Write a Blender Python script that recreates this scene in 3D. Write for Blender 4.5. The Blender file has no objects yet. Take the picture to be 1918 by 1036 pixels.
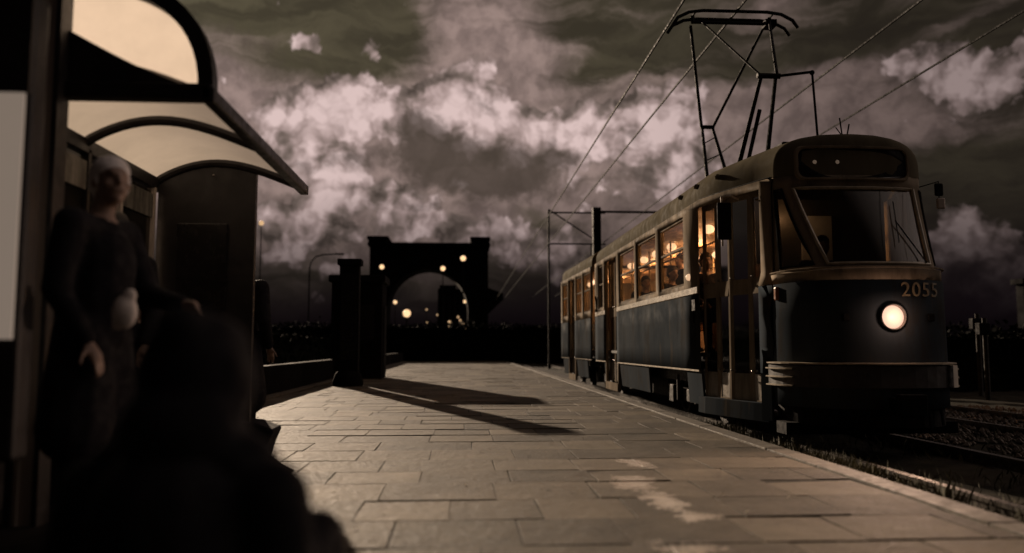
import bpy, bmesh, math, random
from mathutils import Vector, Matrix
R = math.radians
random.seed(7)
sc = bpy.context.scene
COL = sc.collection

# ------------------------------------------------------------------ camera
cam_d = bpy.data.cameras.new('camera'); cam = bpy.data.objects.new('camera', cam_d); COL.objects.link(cam)
cam_d.sensor_width = 36; cam_d.lens = 36*1500/1918
cam_d.clip_start = .05; cam_d.clip_end = 3000
EYE = .9; YAW = R(3.6); PITCH = R(5.03)
cam.location = (0, 0, EYE); cam.rotation_euler = (R(90)+PITCH, 0, -YAW)
cam_d.dof.use_dof = True; cam_d.dof.focus_distance = 9.6; cam_d.dof.aperture_fstop = .0281/.036
sc.camera = cam
sc.view_settings.view_transform = 'Standard'; sc.view_settings.look = 'None'
sc.view_settings.exposure = 0; sc.view_settings.gamma = 1
sc.render.engine = 'CYCLES'
sc.cycles.use_denoising = True
sc.cycles.max_bounces = 8; sc.cycles.transparent_max_bounces = 12
sc.cycles.sample_clamp_indirect = 3

# ------------------------------------------------------------------ sun
SUN_AZ = R(-19.0); SUN_EL = R(15)
sun_d = bpy.data.lights.new('sun', 'SUN'); sun_d.energy = 4.4; sun_d.angle = R(.6); sun_d.color = (1, .77, .56)
sun = bpy.data.objects.new('sun', sun_d); COL.objects.link(sun)
to_sun = Vector((math.sin(SUN_AZ)*math.cos(SUN_EL), math.cos(SUN_AZ)*math.cos(SUN_EL), math.sin(SUN_EL)))
sun.rotation_euler = to_sun.to_track_quat('Z', 'Y').to_euler()

# ------------------------------------------------------------------ node helper
class NT:
    dim = '3D'
    def __init__(s, tree): s.t = tree; s.n = tree.nodes; s.l = tree.links
    def set(s, sock, v):
        if isinstance(v, bpy.types.NodeSocket): s.l.new(v, sock)
        elif isinstance(v, (tuple, list)) and len(v) == 3 and sock.type == 'RGBA': sock.default_value = (*v, 1)
        else: sock.default_value = v
    def m(s, op, a, b=None, c=None, clamp=False):
        n = s.n.new('ShaderNodeMath'); n.operation = op; n.use_clamp = clamp
        for i, v in enumerate((a, b, c)):
            if v is not None: s.set(n.inputs[i], v)
        return n.outputs[0]
    def vm(s, op, a, b=None):
        n = s.n.new('ShaderNodeVectorMath'); n.operation = op; s.set(n.inputs[0], a)
        if b is not None: s.set(n.inputs[3 if op == 'SCALE' else 1], b)
        return n.outputs['Value'] if op in ('LENGTH', 'DOT_PRODUCT') else n.outputs[0]
    def xyz(s, x, y, z):
        n = s.n.new('ShaderNodeCombineXYZ')
        for i, v in enumerate((x, y, z)): s.set(n.inputs[i], v)
        return n.outputs[0]
    def sep(s, v):
        n = s.n.new('ShaderNodeSeparateXYZ'); s.set(n.inputs[0], v); return n.outputs
    def noise(s, vec, scale, detail=4, rough=.55, dist=0, color=False):
        n = s.n.new('ShaderNodeTexNoise'); n.noise_dimensions = s.dim; s.set(n.inputs['Vector'], vec)
        n.inputs['Scale'].default_value = scale; n.inputs['Detail'].default_value = detail
        n.inputs['Roughness'].default_value = rough; n.inputs['Distortion'].default_value = dist
        return n.outputs['Color' if color else 'Fac']
    def vor(s, vec, scale, feature='SMOOTH_F1', detail=0, rough=.5, smooth=1.0):
        n = s.n.new('ShaderNodeTexVoronoi'); n.voronoi_dimensions = s.dim; n.feature = feature; s.set(n.inputs['Vector'], vec)
        n.inputs['Scale'].default_value = scale
        if 'Detail' in n.inputs: n.inputs['Detail'].default_value = detail; n.inputs['Roughness'].default_value = rough
        if feature == 'SMOOTH_F1': n.inputs['Smoothness'].default_value = smooth
        return n.outputs['Distance']
    def mr(s, v, a, b, c=0., d=1., smooth=True):
        n = s.n.new('ShaderNodeMapRange'); n.interpolation_type = 'SMOOTHSTEP' if smooth else 'LINEAR'
        for i, x in enumerate((v, a, b, c, d)): s.set(n.inputs[i], x)
        return n.outputs[0]
    def mix(s, f, a, b, mode='MIX'):
        n = s.n.new('ShaderNodeMix'); n.data_type = 'RGBA'; n.blend_type = mode
        s.set(n.inputs[0], f); s.set(n.inputs[6], a); s.set(n.inputs[7], b); return n.outputs[2]
    def scalec(s, c, f): return s.vm('SCALE', c, f)
    def ramp(s, f, stops):
        n = s.n.new('ShaderNodeValToRGB'); s.set(n.inputs[0], f); e = n.color_ramp.elements
        while len(e) < len(stops): e.new(.5)
        for k, (p, c) in enumerate(stops): e[k].position = p; e[k].color = (*c, 1)
        return n.outputs[0]

# ------------------------------------------------------------------ sky: evening cloud deck, set out by azimuth and elevation
def direction(x, y):                       # photo position -> azimuth, elevation in degrees
    a = (x-959)/1500; b = (518-y)/1500
    d = math.cos(PITCH)-b*math.sin(PITCH); z = math.sin(PITCH)+b*math.cos(PITCH)
    X = a*math.cos(YAW)+d*math.sin(YAW); Y = -a*math.sin(YAW)+d*math.cos(YAW)
    return math.degrees(math.atan2(X, Y)), math.degrees(math.atan2(z, math.hypot(X, Y)))
world = bpy.data.worlds.new('World'); sc.world = world; world.use_nodes = True
def build_sky():
    w = NT(world.node_tree); w.dim = '2D'; bg = w.n['Background']
    tc = w.n.new('ShaderNodeTexCoord').outputs['Generated']
    d = w.sep(w.vm('NORMALIZE', tc))
    az = w.m('MULTIPLY', w.m('ARCTAN2', d[0], d[1]), 57.2958)
    el = w.m('MULTIPLY', w.m('ARCSINE', d[2]), 57.2958)
    P0 = w.xyz(az, el, 0)
    # wispy domain warp
    wn = w.vm('SUBTRACT', w.noise(P0, .11, 5, .6, color=True), (.5, .5, .5))
    wn2 = w.vm('SUBTRACT', w.noise(P0, .55, 5, .62, color=True), (.5, .5, .5))
    P = w.vm('ADD', P0, w.vm('ADD', w.vm('SCALE', wn, 2.4), w.vm('SCALE', wn2, .8)))
    P = w.vm('MULTIPLY', P, (1, 1, 0))
    def blobs(lst, P=P):
        tot = None
        for (x, y, sx, sy, amp, rot) in lst:
            a0, e0 = direction(x, y); k = 1/26.0
            q = w.vm('SUBTRACT', P, (a0, e0, 0))
            if rot:
                c, s_ = math.cos(R(rot)), math.sin(R(rot))
                q = w.xyz(w.vm('DOT_PRODUCT', q, (c/(sx*k), s_/(sx*k), 0)), w.vm('DOT_PRODUCT', q, (-s_/(sy*k), c/(sy*k), 0)), 0)
            else: q = w.vm('MULTIPLY', q, (1/(sx*k), 1/(sy*k), 0))
            g = w.m('EXPONENT', w.m('MULTIPLY', w.vm('DOT_PRODUCT', q, q), -1.0))
            tot = w.m('MULTIPLY', g, amp) if tot is None else w.m('MULTIPLY_ADD', g, amp, tot)
        return tot
    # white billows (cauliflower heads)
    heads = blobs([(585, 230, 85, 80, 1.5, 0), (720, 215, 100, 58, 1.15, 0), (845, 170, 72, 56, 1.3, 0), (690, 360, 130, 42, .95, 0), (925, 250, 90, 50, .8, 0),
                   (1020, 250, 140, 62, 1.15, 0), (1120, 220, 65, 50, .8, 0), (1250, 220, 68, 62, 1.4, 0), (1290, 300, 80, 60, .8, 0), (1180, 300, 90, 50, .6, 0),
                   (1735, 115, 62, 48, 1.1, 0), (1850, 160, 80, 55, .95, 20), (1800, 450, 70, 60, 1.0, 0), (1890, 520, 110, 60, .8, 0), (850, 430, 190, 34, .8, 0), (540, 420, 90, 34, .5, 0), (1000, 460, 110, 44, .6, 0),
                   (560, 425, 90, 40, .75, 0), (1160, 380, 90, 40, .55, 0), (572, 75, 34, 20, .95, 0), (695, 75, 45, 36, .75, 30), (1040, 480, 130, 60, .55, 0), (590, 500, 130, 60, .45, 0)])
    def billow(v):
        big = w.vor(v, .20, detail=0, smooth=.25); mid = w.vor(v, .47, detail=0, smooth=.25); sm = w.vor(v, 1.1, detail=1.0, rough=.6, smooth=.3)
        return w.m('SUBTRACT', 1.0, w.m('ADD', w.m('MULTIPLY', big, .85), w.m('ADD', w.m('MULTIPLY', mid, .42), w.m('MULTIPLY', sm, .22))))
    bill = billow(P)
    relmask = w.mr(heads, .9, 2.0, 1.25, .6)
    fb = w.noise(P, .55, 7, .62)
    dens = w.m('ADD', heads, w.m('ADD', w.m('MULTIPLY', w.m('SUBTRACT', fb, .5), .8), w.m('MULTIPLY', w.m('SUBTRACT', bill, .35), .8)))
    mask = w.mr(dens, .42, .62)
    bill_d = billow(w.vm('ADD', P, (.55, -.8, 0)))
    relief = w.m('MULTIPLY', w.m('SUBTRACT', bill, bill_d), w.m('MULTIPLY', relmask, 1.15))
    # veil: thin high cloud, streaky
    veil_b = blobs([(470, 230, 260, 110, .75, 0), (880, 60, 150, 110, 1.1, -30), (1130, 180, 240, 70, .5, 0), (1480, 280, 240, 130, .9, 0), (1150, 300, 230, 90, .55, 0), (620, 300, 260, 120, .6, 0),
                    (1560, 130, 140, 40, .5, -15), (700, 420, 400, 110, .6, 0), (1400, 30, 120, 24, .45, 15), (1790, 30, 120, 14, .4, 8), (1240, 440, 220, 60, .4, 0), (1700, 235, 180, 40, .6, -6), (-100, 250, 350, 250, .8, 0),
                    (690, 15, 170, 60, -.95, -8), (420, 15, 110, 26, -.7, 0), (620, 110, 120, 28, -.5, 0), (1210, 100, 150, 30, -.85, 12), (1460, 110, 160, 24, -.6, 6), (1640, 60, 130, 22, -.5, 10),
                    (1830, 330, 150, 70, -1.1, 0), (1890, 60, 100, 34, -.6, 10), (1020, 405, 70, 22, -.5, -20)])
    streak = w.noise(w.vm('MULTIPLY', P, (.3, 1.25, 1)), .45, 6, .62, .5)
    veil = w.mr(w.m('ADD', veil_b, w.m('MULTIPLY', w.m('SUBTRACT', streak, .5), 1.3)), -.05, .85)
    # grey undersides
    under = blobs([(860, 312, 130, 46, 1.6, -5), (795, 245, 60, 34, 1.2, -20), (640, 300, 70, 22, .6, 10), (900, 190, 40, 22, .6, -30), (1040, 300, 70, 20, .6, 0), (1190, 260, 40, 40, .5, 0), (985, 300, 70, 30, .8, 8), (960, 350, 160, 26, .5, 0), (480, 78, 130, 22, .5, -12), (480, 125, 70, 24, .5, 0), (790, 388, 130, 16, .6, 0),
                   (1290, 340, 80, 34, .5, 0), (1345, 270, 50, 50, .4, 0), (480, 375, 100, 22, .5, 0), (1840, 225, 110, 30, .6, 15), (1790, 520, 120, 34, .6, 0), (600, 325, 60, 16, .4, 0), (560, 465, 90, 18, .4, 0)])
    shade = w.mr(w.m('ADD', under, w.m('MULTIPLY', w.m('SUBTRACT', w.noise(P, .7, 6, .62), .5), 1.5)), .2, 1.1)
    # colours
    skyt = w.n.new('ShaderNodeTexSky'); skyt.sky_type = 'NISHITA'; skyt.sun_disc = False
    skyt.sun_elevation = SUN_EL; skyt.sun_rotation = SUN_AZ
    bw = w.n.new('ShaderNodeRGBToBW'); w.l.new(skyt.outputs[0], bw.inputs[0])
    lum = w.m('MINIMUM', w.m('MULTIPLY', bw.outputs[0], .05), 1.0)
    clear = w.vm('MULTIPLY', w.xyz(lum, lum, lum), (.040, .034, .020))
    clear = w.vm('ADD', clear, (.036, .030, .018))
    clear = w.scalec(clear, w.mr(streak, .3, .7, .75, 1.35))
    veilc = w.scalec((.265, .19, .168), w.mr(w.noise(P, .5, 6, .62), .3, .7, .68, 1.22))
    col = w.mix(veil, clear, veilc)
    headc = w.ramp(w.m('ADD', w.mr(dens, .4, 1.7, .40, .92, False), relief), [(0, (.075, .057, .046)), (.35, (.19, .142, .122)), (.62, (.39, .285, .265)), (1, (.70, .53, .505))])
    col = w.mix(mask, col, headc)
    col = w.mix(w.m('MULTIPLY', shade, .85), col, (.062, .047, .035))
    # the storm bank low down swallows the light; right side of the sky is duller; unseen deck behind and overhead is dimmed to deepen the shade
    low = w.mr(w.m('ADD', el, w.m('MULTIPLY', w.m('SUBTRACT', w.noise(P0, .12, 4, .5), .5), 3)), -.2, 13.0)
    col = w.scalec(col, w.m('POWER', low, 1.8))
    col = w.scalec(col, w.mr(az, 6, 32, 1.0, .40))
    col = w.scalec(col, w.mr(w.m('ABSOLUTE', az), 44, 75, 1.0, .10))
    col = w.scalec(col, w.mr(el, 27, 45, 1.0, .25))
    purple = w.scalec((.0042, .0026, .0034), w.mr(el, -1, 3))
    col = w.vm('ADD', col, purple)
    unseen_glow = w.m('MULTIPLY', w.mr(az, 52, 80), w.mr(az, 128, 104))
    col = w.vm('ADD', col, w.scalec((.55, .43, .37), w.m('MULTIPLY', unseen_glow, w.mr(el, 0, 12))))  # sky glow added out of view, brightens the right edge of the tram
    w.l.new(col, bg.inputs[0]); bg.inputs[1].default_value = 1.0
build_sky()
world.cycles.sampling_method = 'MANUAL'; world.cycles.sample_map_resolution = 256

# ------------------------------------------------------------------ materials
def mat(name, base=(.5, .5, .5), rough=.5, metal=0, var=.12, vscale=6, bump=0, bscale=40, spec=.5, emit=None, estr=0, tint2=None, coat=0, streak=False, grime=0):
    m = bpy.data.materials.new(name); m.use_nodes = True; w = NT(m.node_tree); p = w.n['Principled BSDF']
    tc = w.n.new('ShaderNodeTexCoord').outputs['Object']
    v = w.vm('MULTIPLY', tc, (1, 1, .18)) if streak else tc
    n = w.noise(v, vscale, 6, .62)
    c = w.mix(w.mr(n, .3, .7), tuple(x*(1-var) for x in base), tint2 or tuple(min(1, x*(1+var)) for x in base))
    if grime:
        gn = w.m('MULTIPLY', w.mr(w.noise(w.vm('MULTIPLY', tc, (1, 1, .3)), 2.6, 7, .7, .3), .48, .68), grime)
        c = w.mix(gn, c, (.045, .034, .022))
        c = w.mix(w.m('MULTIPLY', w.mr(w.noise(w.vm('MULTIPLY', tc, (1, 1, .12)), 7, 4, .6), .60, .70), grime*.6), c, (.13, .105, .075))
    w.set(p.inputs['Base Color'], c)
    w.set(p.inputs['Roughness'], w.mr(w.noise(tc, vscale*2.3, 4, .6), .3, .7, max(.02, rough*.8), min(1, rough*1.2)))
    p.inputs['Metallic'].default_value = metal; p.inputs['Specular IOR Level'].default_value = spec
    p.inputs['Coat Weight'].default_value = coat; p.inputs['Coat Roughness'].default_value = .12
    if bump:
        b = w.n.new('ShaderNodeBump'); b.inputs['Strength'].default_value = bump; b.inputs['Distance'].default_value = .01
        w.l.new(w.noise(tc, bscale, 5, .6), b.inputs['Height']); w.l.new(b.outputs[0], p.inputs['Normal'])
    if emit: p.inputs['Emission Color'].default_value = (*emit, 1); p.inputs['Emission Strength'].default_value = estr
    return m
def mat_glass(name, tint=(.6, .6, .58), alpha=.28, rough=.06, spec=.6):
    m = bpy.data.materials.new(name); m.use_nodes = True; w = NT(m.node_tree); out = w.n['Material Output']; w.n.remove(w.n['Principled BSDF'])
    tr = w.n.new('ShaderNodeBsdfTransparent'); tr.inputs[0].default_value = (*tint, 1)
    gl = w.n.new('ShaderNodeBsdfGlossy'); gl.inputs['Roughness'].default_value = rough
    tc = w.n.new('ShaderNodeTexCoord').outputs['Object']
    df = w.n.new('ShaderNodeBsdfDiffuse'); df.inputs[0].default_value = (.16, .14, .11, 1)
    mx0 = w.n.new('ShaderNodeMixShader'); w.set(mx0.inputs[0], w.mr(w.noise(tc, 5, 6, .7), .35, .8, .02, alpha)); w.l.new(tr.outputs[0], mx0.inputs[1]); w.l.new(df.outputs[0], mx0.inputs[2])
    fr = w.n.new('ShaderNodeFresnel'); fr.inputs[0].default_value = 1.5
    mx = w.n.new('ShaderNodeMixShader'); w.l.new(fr.outputs[0], mx.inputs[0]); w.l.new(mx0.outputs[0], mx.inputs[1]); w.l.new(gl.outputs[0], mx.inputs[2])
    w.l.new(mx.outputs[0], out.inputs[0]); return m
def mat_translucent(name, col, mixd=.35):
    m = bpy.data.materials.new(name); m.use_nodes = True; w = NT(m.node_tree); out = w.n['Material Output']; w.n.remove(w.n['Principled BSDF'])
    tc = w.n.new('ShaderNodeTexCoord').outputs['Object']
    c = w.mix(w.mr(w.noise(tc, 2.2, 6, .65), .25, .75), tuple(x*.84 for x in col), col)
    t = w.n.new('ShaderNodeBsdfTranslucent'); d = w.n.new('ShaderNodeBsdfDiffuse'); w.l.new(c, t.inputs[0]); w.l.new(c, d.inputs[0])
    mx = w.n.new('ShaderNodeMixShader'); mx.inputs[0].default_value = mixd; w.l.new(t.outputs[0], mx.inputs[1]); w.l.new(d.outputs[0], mx.inputs[2]); w.l.new(mx.outputs[0], out.inputs[0]); return m
def mat_lamp(name, col, strength):
    m = bpy.data.materials.new(name); m.use_nodes = True; p = m.node_tree.nodes['Principled BSDF']
    p.inputs['Base Color'].default_value = (*[c*.5 for c in col], 1); p.inputs['Emission Color'].default_value = (*col, 1); p.inputs['Emission Strength'].default_value = strength; return m

M = {}
def matte(m, ior=1.08):
    m.node_tree.nodes['Principled BSDF'].inputs['IOR'].default_value = ior; return m
M['blue'] = mat('blue_paint', (.048, .060, .074), .8, 0, .15, 1.2, 0, 8, spec=.06, tint2=(.066, .076, .086), streak=True, grime=.6)
M['cream'] = mat('cream_paint', (.27, .22, .165), .7, 0, .3, 4, .06, 9, spec=.12, streak=True, grime=.6)
M['trim'] = mat('pale_trim', (.46, .39, .29), .4, .1, .25, 9)
M['roofp'] = mat('roof_paint', (.15, .13, .092), .8, 0, .22, 3, .08, 10, spec=.1, streak=True)
M['dark'] = mat('dark_metal', (.008, .0075, .0075), .75, 0, .3, 8, spec=.12)
M['black'] = mat('black_rubber', (.006, .006, .006), .7, 0, .2, 8, spec=.2)
M['steel'] = mat('worn_steel', (.22, .2, .18), .3, .9, .3, 12)
M['under'] = mat('underframe_dirt', (.028, .024, .02), .8, 0, .4, 7, .4, 20)
M['kick'] = mat('brushed_kick_plate', (.24, .21, .17), .4, .6, .25, 10, streak=True)
for k_ in ('blue', 'cream', 'roofp'): matte(M[k_])
M['glass'] = mat_glass('window_glass', (.80, .76, .68), .22)
M['screen'] = mat_glass('windscreen_glass', (.60, .60, .56), .06)
M['dglass'] = mat_glass('dark_glass', (.07, .065, .06), .05)
M['inner'] = mat('interior_wall', (.42, .27, .15), .6, 0, .2, 3)
M['seat'] = mat('seat_brown', (.10, .045, .02), .5, 0, .2, 6)
M['lamp'] = mat_lamp('interior_lamp', (1, .62, .36), 2.0)
M['head'] = mat_lamp('headlamp', (1, .62, .46), .95)
M['orange'] = mat('orange_lens', (.35, .12, .04), .3)
M['gold'] = mat('gold_paint', (.26, .20, .12), .6, 0, .35, 20)
M['alu'] = mat('aluminium', (.62, .53, .46), .5, .1, .12, 6, streak=True)
M['shade'] = mat('dark_frame_paint', (.02, .017, .017), .45, .2, .3, 6)
M['frost'] = mat_translucent('frosted_roof_sheet', (.95, .87, .78), .1)
M['gable'] = mat_translucent('frosted_gable_sheet', (.74, .67, .61), .1)
M['citylight'] = mat('lit_poster', (.3, .26, .22), .5, 0, .15, 3, emit=(1, .78, .62), estr=.19)
M['sglass'] = mat_glass('shelter_glass', (.16, .15, .14), .25, .12)
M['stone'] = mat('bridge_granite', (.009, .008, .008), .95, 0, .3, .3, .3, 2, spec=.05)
M['globe'] = mat_lamp('street_globe', (1, .64, .34), 1.3)
M['globedim'] = mat_lamp('far_lamp', (1, .62, .32), .7)
M['red'] = mat_lamp('tail_lamp', (1, .12, .04), .5)
M['hedge'] = mat('dark_leaves', (.006, .0065, .004), .9, 0, .4, 2, spec=.05)
M['skin'] = mat('skin', (.30, .20, .155), .55, 0, .12, 12)
M['white_hair'] = mat('white_hair', (.85, .78, .76), .7, 0, .2, 30, .3, 60)
M['dark_hair'] = mat('dark_hair', (.02, .014, .01), .6, 0, .2, 30, .3, 60)
M['coat'] = mat('black_coat', (.010, .009, .011), .85, 0, .3, 8, .2, 30, spec=.15)
M['jeans'] = mat('pale_trousers', (.04, .036, .036), .8, 0, .2, 10)
M['bag'] = mat('pale_bag', (.8, .72, .66), .7, 0, .25, 14, .3, 12)
M['dial'] = mat('sign_black', (.012, .010, .010), .25)
M['asphalt'] = mat('asphalt', (.010, .009, .008), .95, 0, .3, 4, .4, 60, spec=.05)

# ------------------------------------------------------------------ mesh helpers
def link(name, me, m, parent=None, smooth=False, mats=None):
    o = bpy.data.objects.new(name, me); COL.objects.link(o)
    for k in (mats or [m]): me.materials.append(k)
    if parent is not None: o.parent = parent
    if smooth:
        for p in me.polygons: p.use_smooth = True
    return o
def empty(name, loc=(0, 0, 0), rz=0):
    o = bpy.data.objects.new(name, None); COL.objects.link(o); o.location = loc; o.rotation_euler = (0, 0, rz); o.empty_display_size = .2
    return o
def tag(o, label=None, cat=None, group=None, kind=None):
    if label: o['label'] = label
    if cat: o['category'] = cat
    if group: o['group'] = group
    if kind: o['kind'] = kind
    return o
class MB:
    def __init__(s): s.v = []; s.f = []; s.mi = []
    def face(s, pts, mi=0):
        i = len(s.v); s.v += [tuple(p) for p in pts]; s.f.append(tuple(range(i, i+len(pts)))); s.mi.append(mi); return s
    def box(s, x0, x1, y0, y1, z0, z1, mi=0, M4=None):
        c = [Vector((x, y, z)) for z in (z0, z1) for y in (y0, y1) for x in (x0, x1)]
        if M4: c = [M4 @ p for p in c]
        i = len(s.v); s.v += [tuple(p) for p in c]
        for f in ((0, 2, 3, 1), (4, 5, 7, 6), (0, 1, 5, 4), (2, 6, 7, 3), (0, 4, 6, 2), (1, 3, 7, 5)): s.f.append(tuple(i+k for k in f)); s.mi.append(mi)
        return s
    def tube(s, pts, r, n=8, mi=0, closed=False, caps=True):
        pts = [Vector(p) for p in pts]; rs = r if isinstance(r, (list, tuple)) else [r]*len(pts); base = len(s.v); N = len(pts)
        up0 = None
        for k, p in enumerate(pts):
            if closed: t = pts[(k+1) % N]-pts[k-1]
            else: t = pts[min(k+1, N-1)]-pts[max(k-1, 0)]
            t.normalize()
            if up0 is None:
                up0 = Vector((0, 0, 1)) if abs(t.z) < .9 else Vector((1, 0, 0))
            a = up0-t*up0.dot(t)
            if a.length < 1e-4: a = Vector((0, 1, 0))-t*t.y
            a.normalize(); b = t.cross(a); up0 = a
            for j in range(n):
                th = 2*math.pi*j/n; s.v.append(tuple(p+(a*math.cos(th)+b*math.sin(th))*rs[k]))
        for k in range(N if closed else N-1):
            for j in range(n):
                k2 = (k+1) % N
                s.f.append((base+k*n+j, base+k*n+(j+1) % n, base+k2*n+(j+1) % n, base+k2*n+j)); s.mi.append(mi)
        if caps and not closed:
            s.f.append(tuple(base+j for j in reversed(range(n)))); s.f.append(tuple(base+(N-1)*n+j for j in range(n))); s.mi += [mi, mi]
        return s
    def lathe(s, prof, c=(0, 0, 0), n=24, axis='Z', mi=0):
        base = len(s.v); c = Vector(c)
        for (r, h) in prof:
            for j in range(n):
                t = 2*math.pi*j/n; a, b = r*math.cos(t), r*math.sin(t)
                p = {'Z': (a, b, h), 'Y': (a, h, b), 'X': (h, a, b)}[axis]; s.v.append(tuple(c+Vector(p)))
        for k in range(len(prof)-1):
            for j in range(n): s.f.append((base+k*n+j, base+k*n+(j+1) % n, base+(k+1)*n+(j+1) % n, base+(k+1)*n+j)); s.mi.append(mi)
        s.f.append(tuple(base+j for j in reversed(range(n)))); s.f.append(tuple(base+(len(prof)-1)*n+j for j in range(n))); s.mi += [mi, mi]
        return s
    def sphere(s, c, r, n=16, m=10, sc3=(1, 1, 1), mi=0):
        base = len(s.v)
        for i in range(m+1):
            ph = math.pi*i/m
            for j in range(n):
                th = 2*math.pi*j/n; s.v.append((c[0]+r*sc3[0]*math.sin(ph)*math.cos(th), c[1]+r*sc3[1]*math.sin(ph)*math.sin(th), c[2]+r*sc3[2]*math.cos(ph)))
        for i in range(m):
            for j in range(n): s.f.append((base+i*n+j, base+(i+1)*n+j, base+(i+1)*n+(j+1) % n, base+i*n+(j+1) % n)); s.mi.append(mi)
        return s
    def grid(s, rows, skip=(), mi=0, closed=False):
        base = len(s.v); n = len(rows[0])
        for r in rows: s.v += [tuple(p) for p in r]
        for i in range(len(rows)-1):
            for j in range(n if closed else n-1):
                if (i, j) in skip: continue
                j2 = (j+1) % n
                s.f.append((base+i*n+j, base+i*n+j2, base+(i+1)*n+j2, base+(i+1)*n+j)); s.mi.append(mi)
        return s
    def prism(s, poly, axis, a, b, mi=0):
        def P(p, t): return {'X': (t, p[0], p[1]), 'Y': (p[0], t, p[1]), 'Z': (p[0], p[1], t)}[axis]
        i = len(s.v); n = len(poly)
        s.v += [P(p, a) for p in poly]+[P(p, b) for p in poly]
        s.f.append(tuple(i+k for k in range(n))); s.f.append(tuple(i+n+k for k in reversed(range(n)))); s.mi += [mi, mi]
        for k in range(n): s.f.append((i+k, i+(k+1) % n, i+n+(k+1) % n, i+n+k)); s.mi.append(mi)
        return s
    def build(s, name, m, parent=None, smooth=False, bevel=0, solid=0, mats=None, merge=True):
        me = bpy.data.meshes.new(name); me.from_pydata(s.v, [], s.f)
        o = link(name, me, m, parent, False, mats)
        me.polygons.foreach_set('material_index', s.mi)
        b = bmesh.new(); b.from_mesh(me)
        if merge: bmesh.ops.remove_doubles(b, verts=b.verts, dist=1e-5)
        if not solid: bmesh.ops.recalc_face_normals(b, faces=b.faces)
        if smooth:
            for f in b.faces: f.smooth = True
            for e in b.edges:
                if len(e.link_faces) == 2 and e.calc_face_angle(0) > R(38): e.smooth = False
        b.to_mesh(me); b.free(); me.update()
        if solid: md = o.modifiers.new('solid', 'SOLIDIFY'); md.thickness = solid; md.offset = -1
        if bevel: md = o.modifiers.new('bevel', 'BEVEL'); md.width = bevel; md.segments = 2; md.limit_method = 'ANGLE'
        return o
def copy_tree(o, parent=None, top=True):
    c = o.copy(); COL.objects.link(c); c.parent = parent
    for ch in list(o.children): copy_tree(ch, c, False)
    return c

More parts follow.
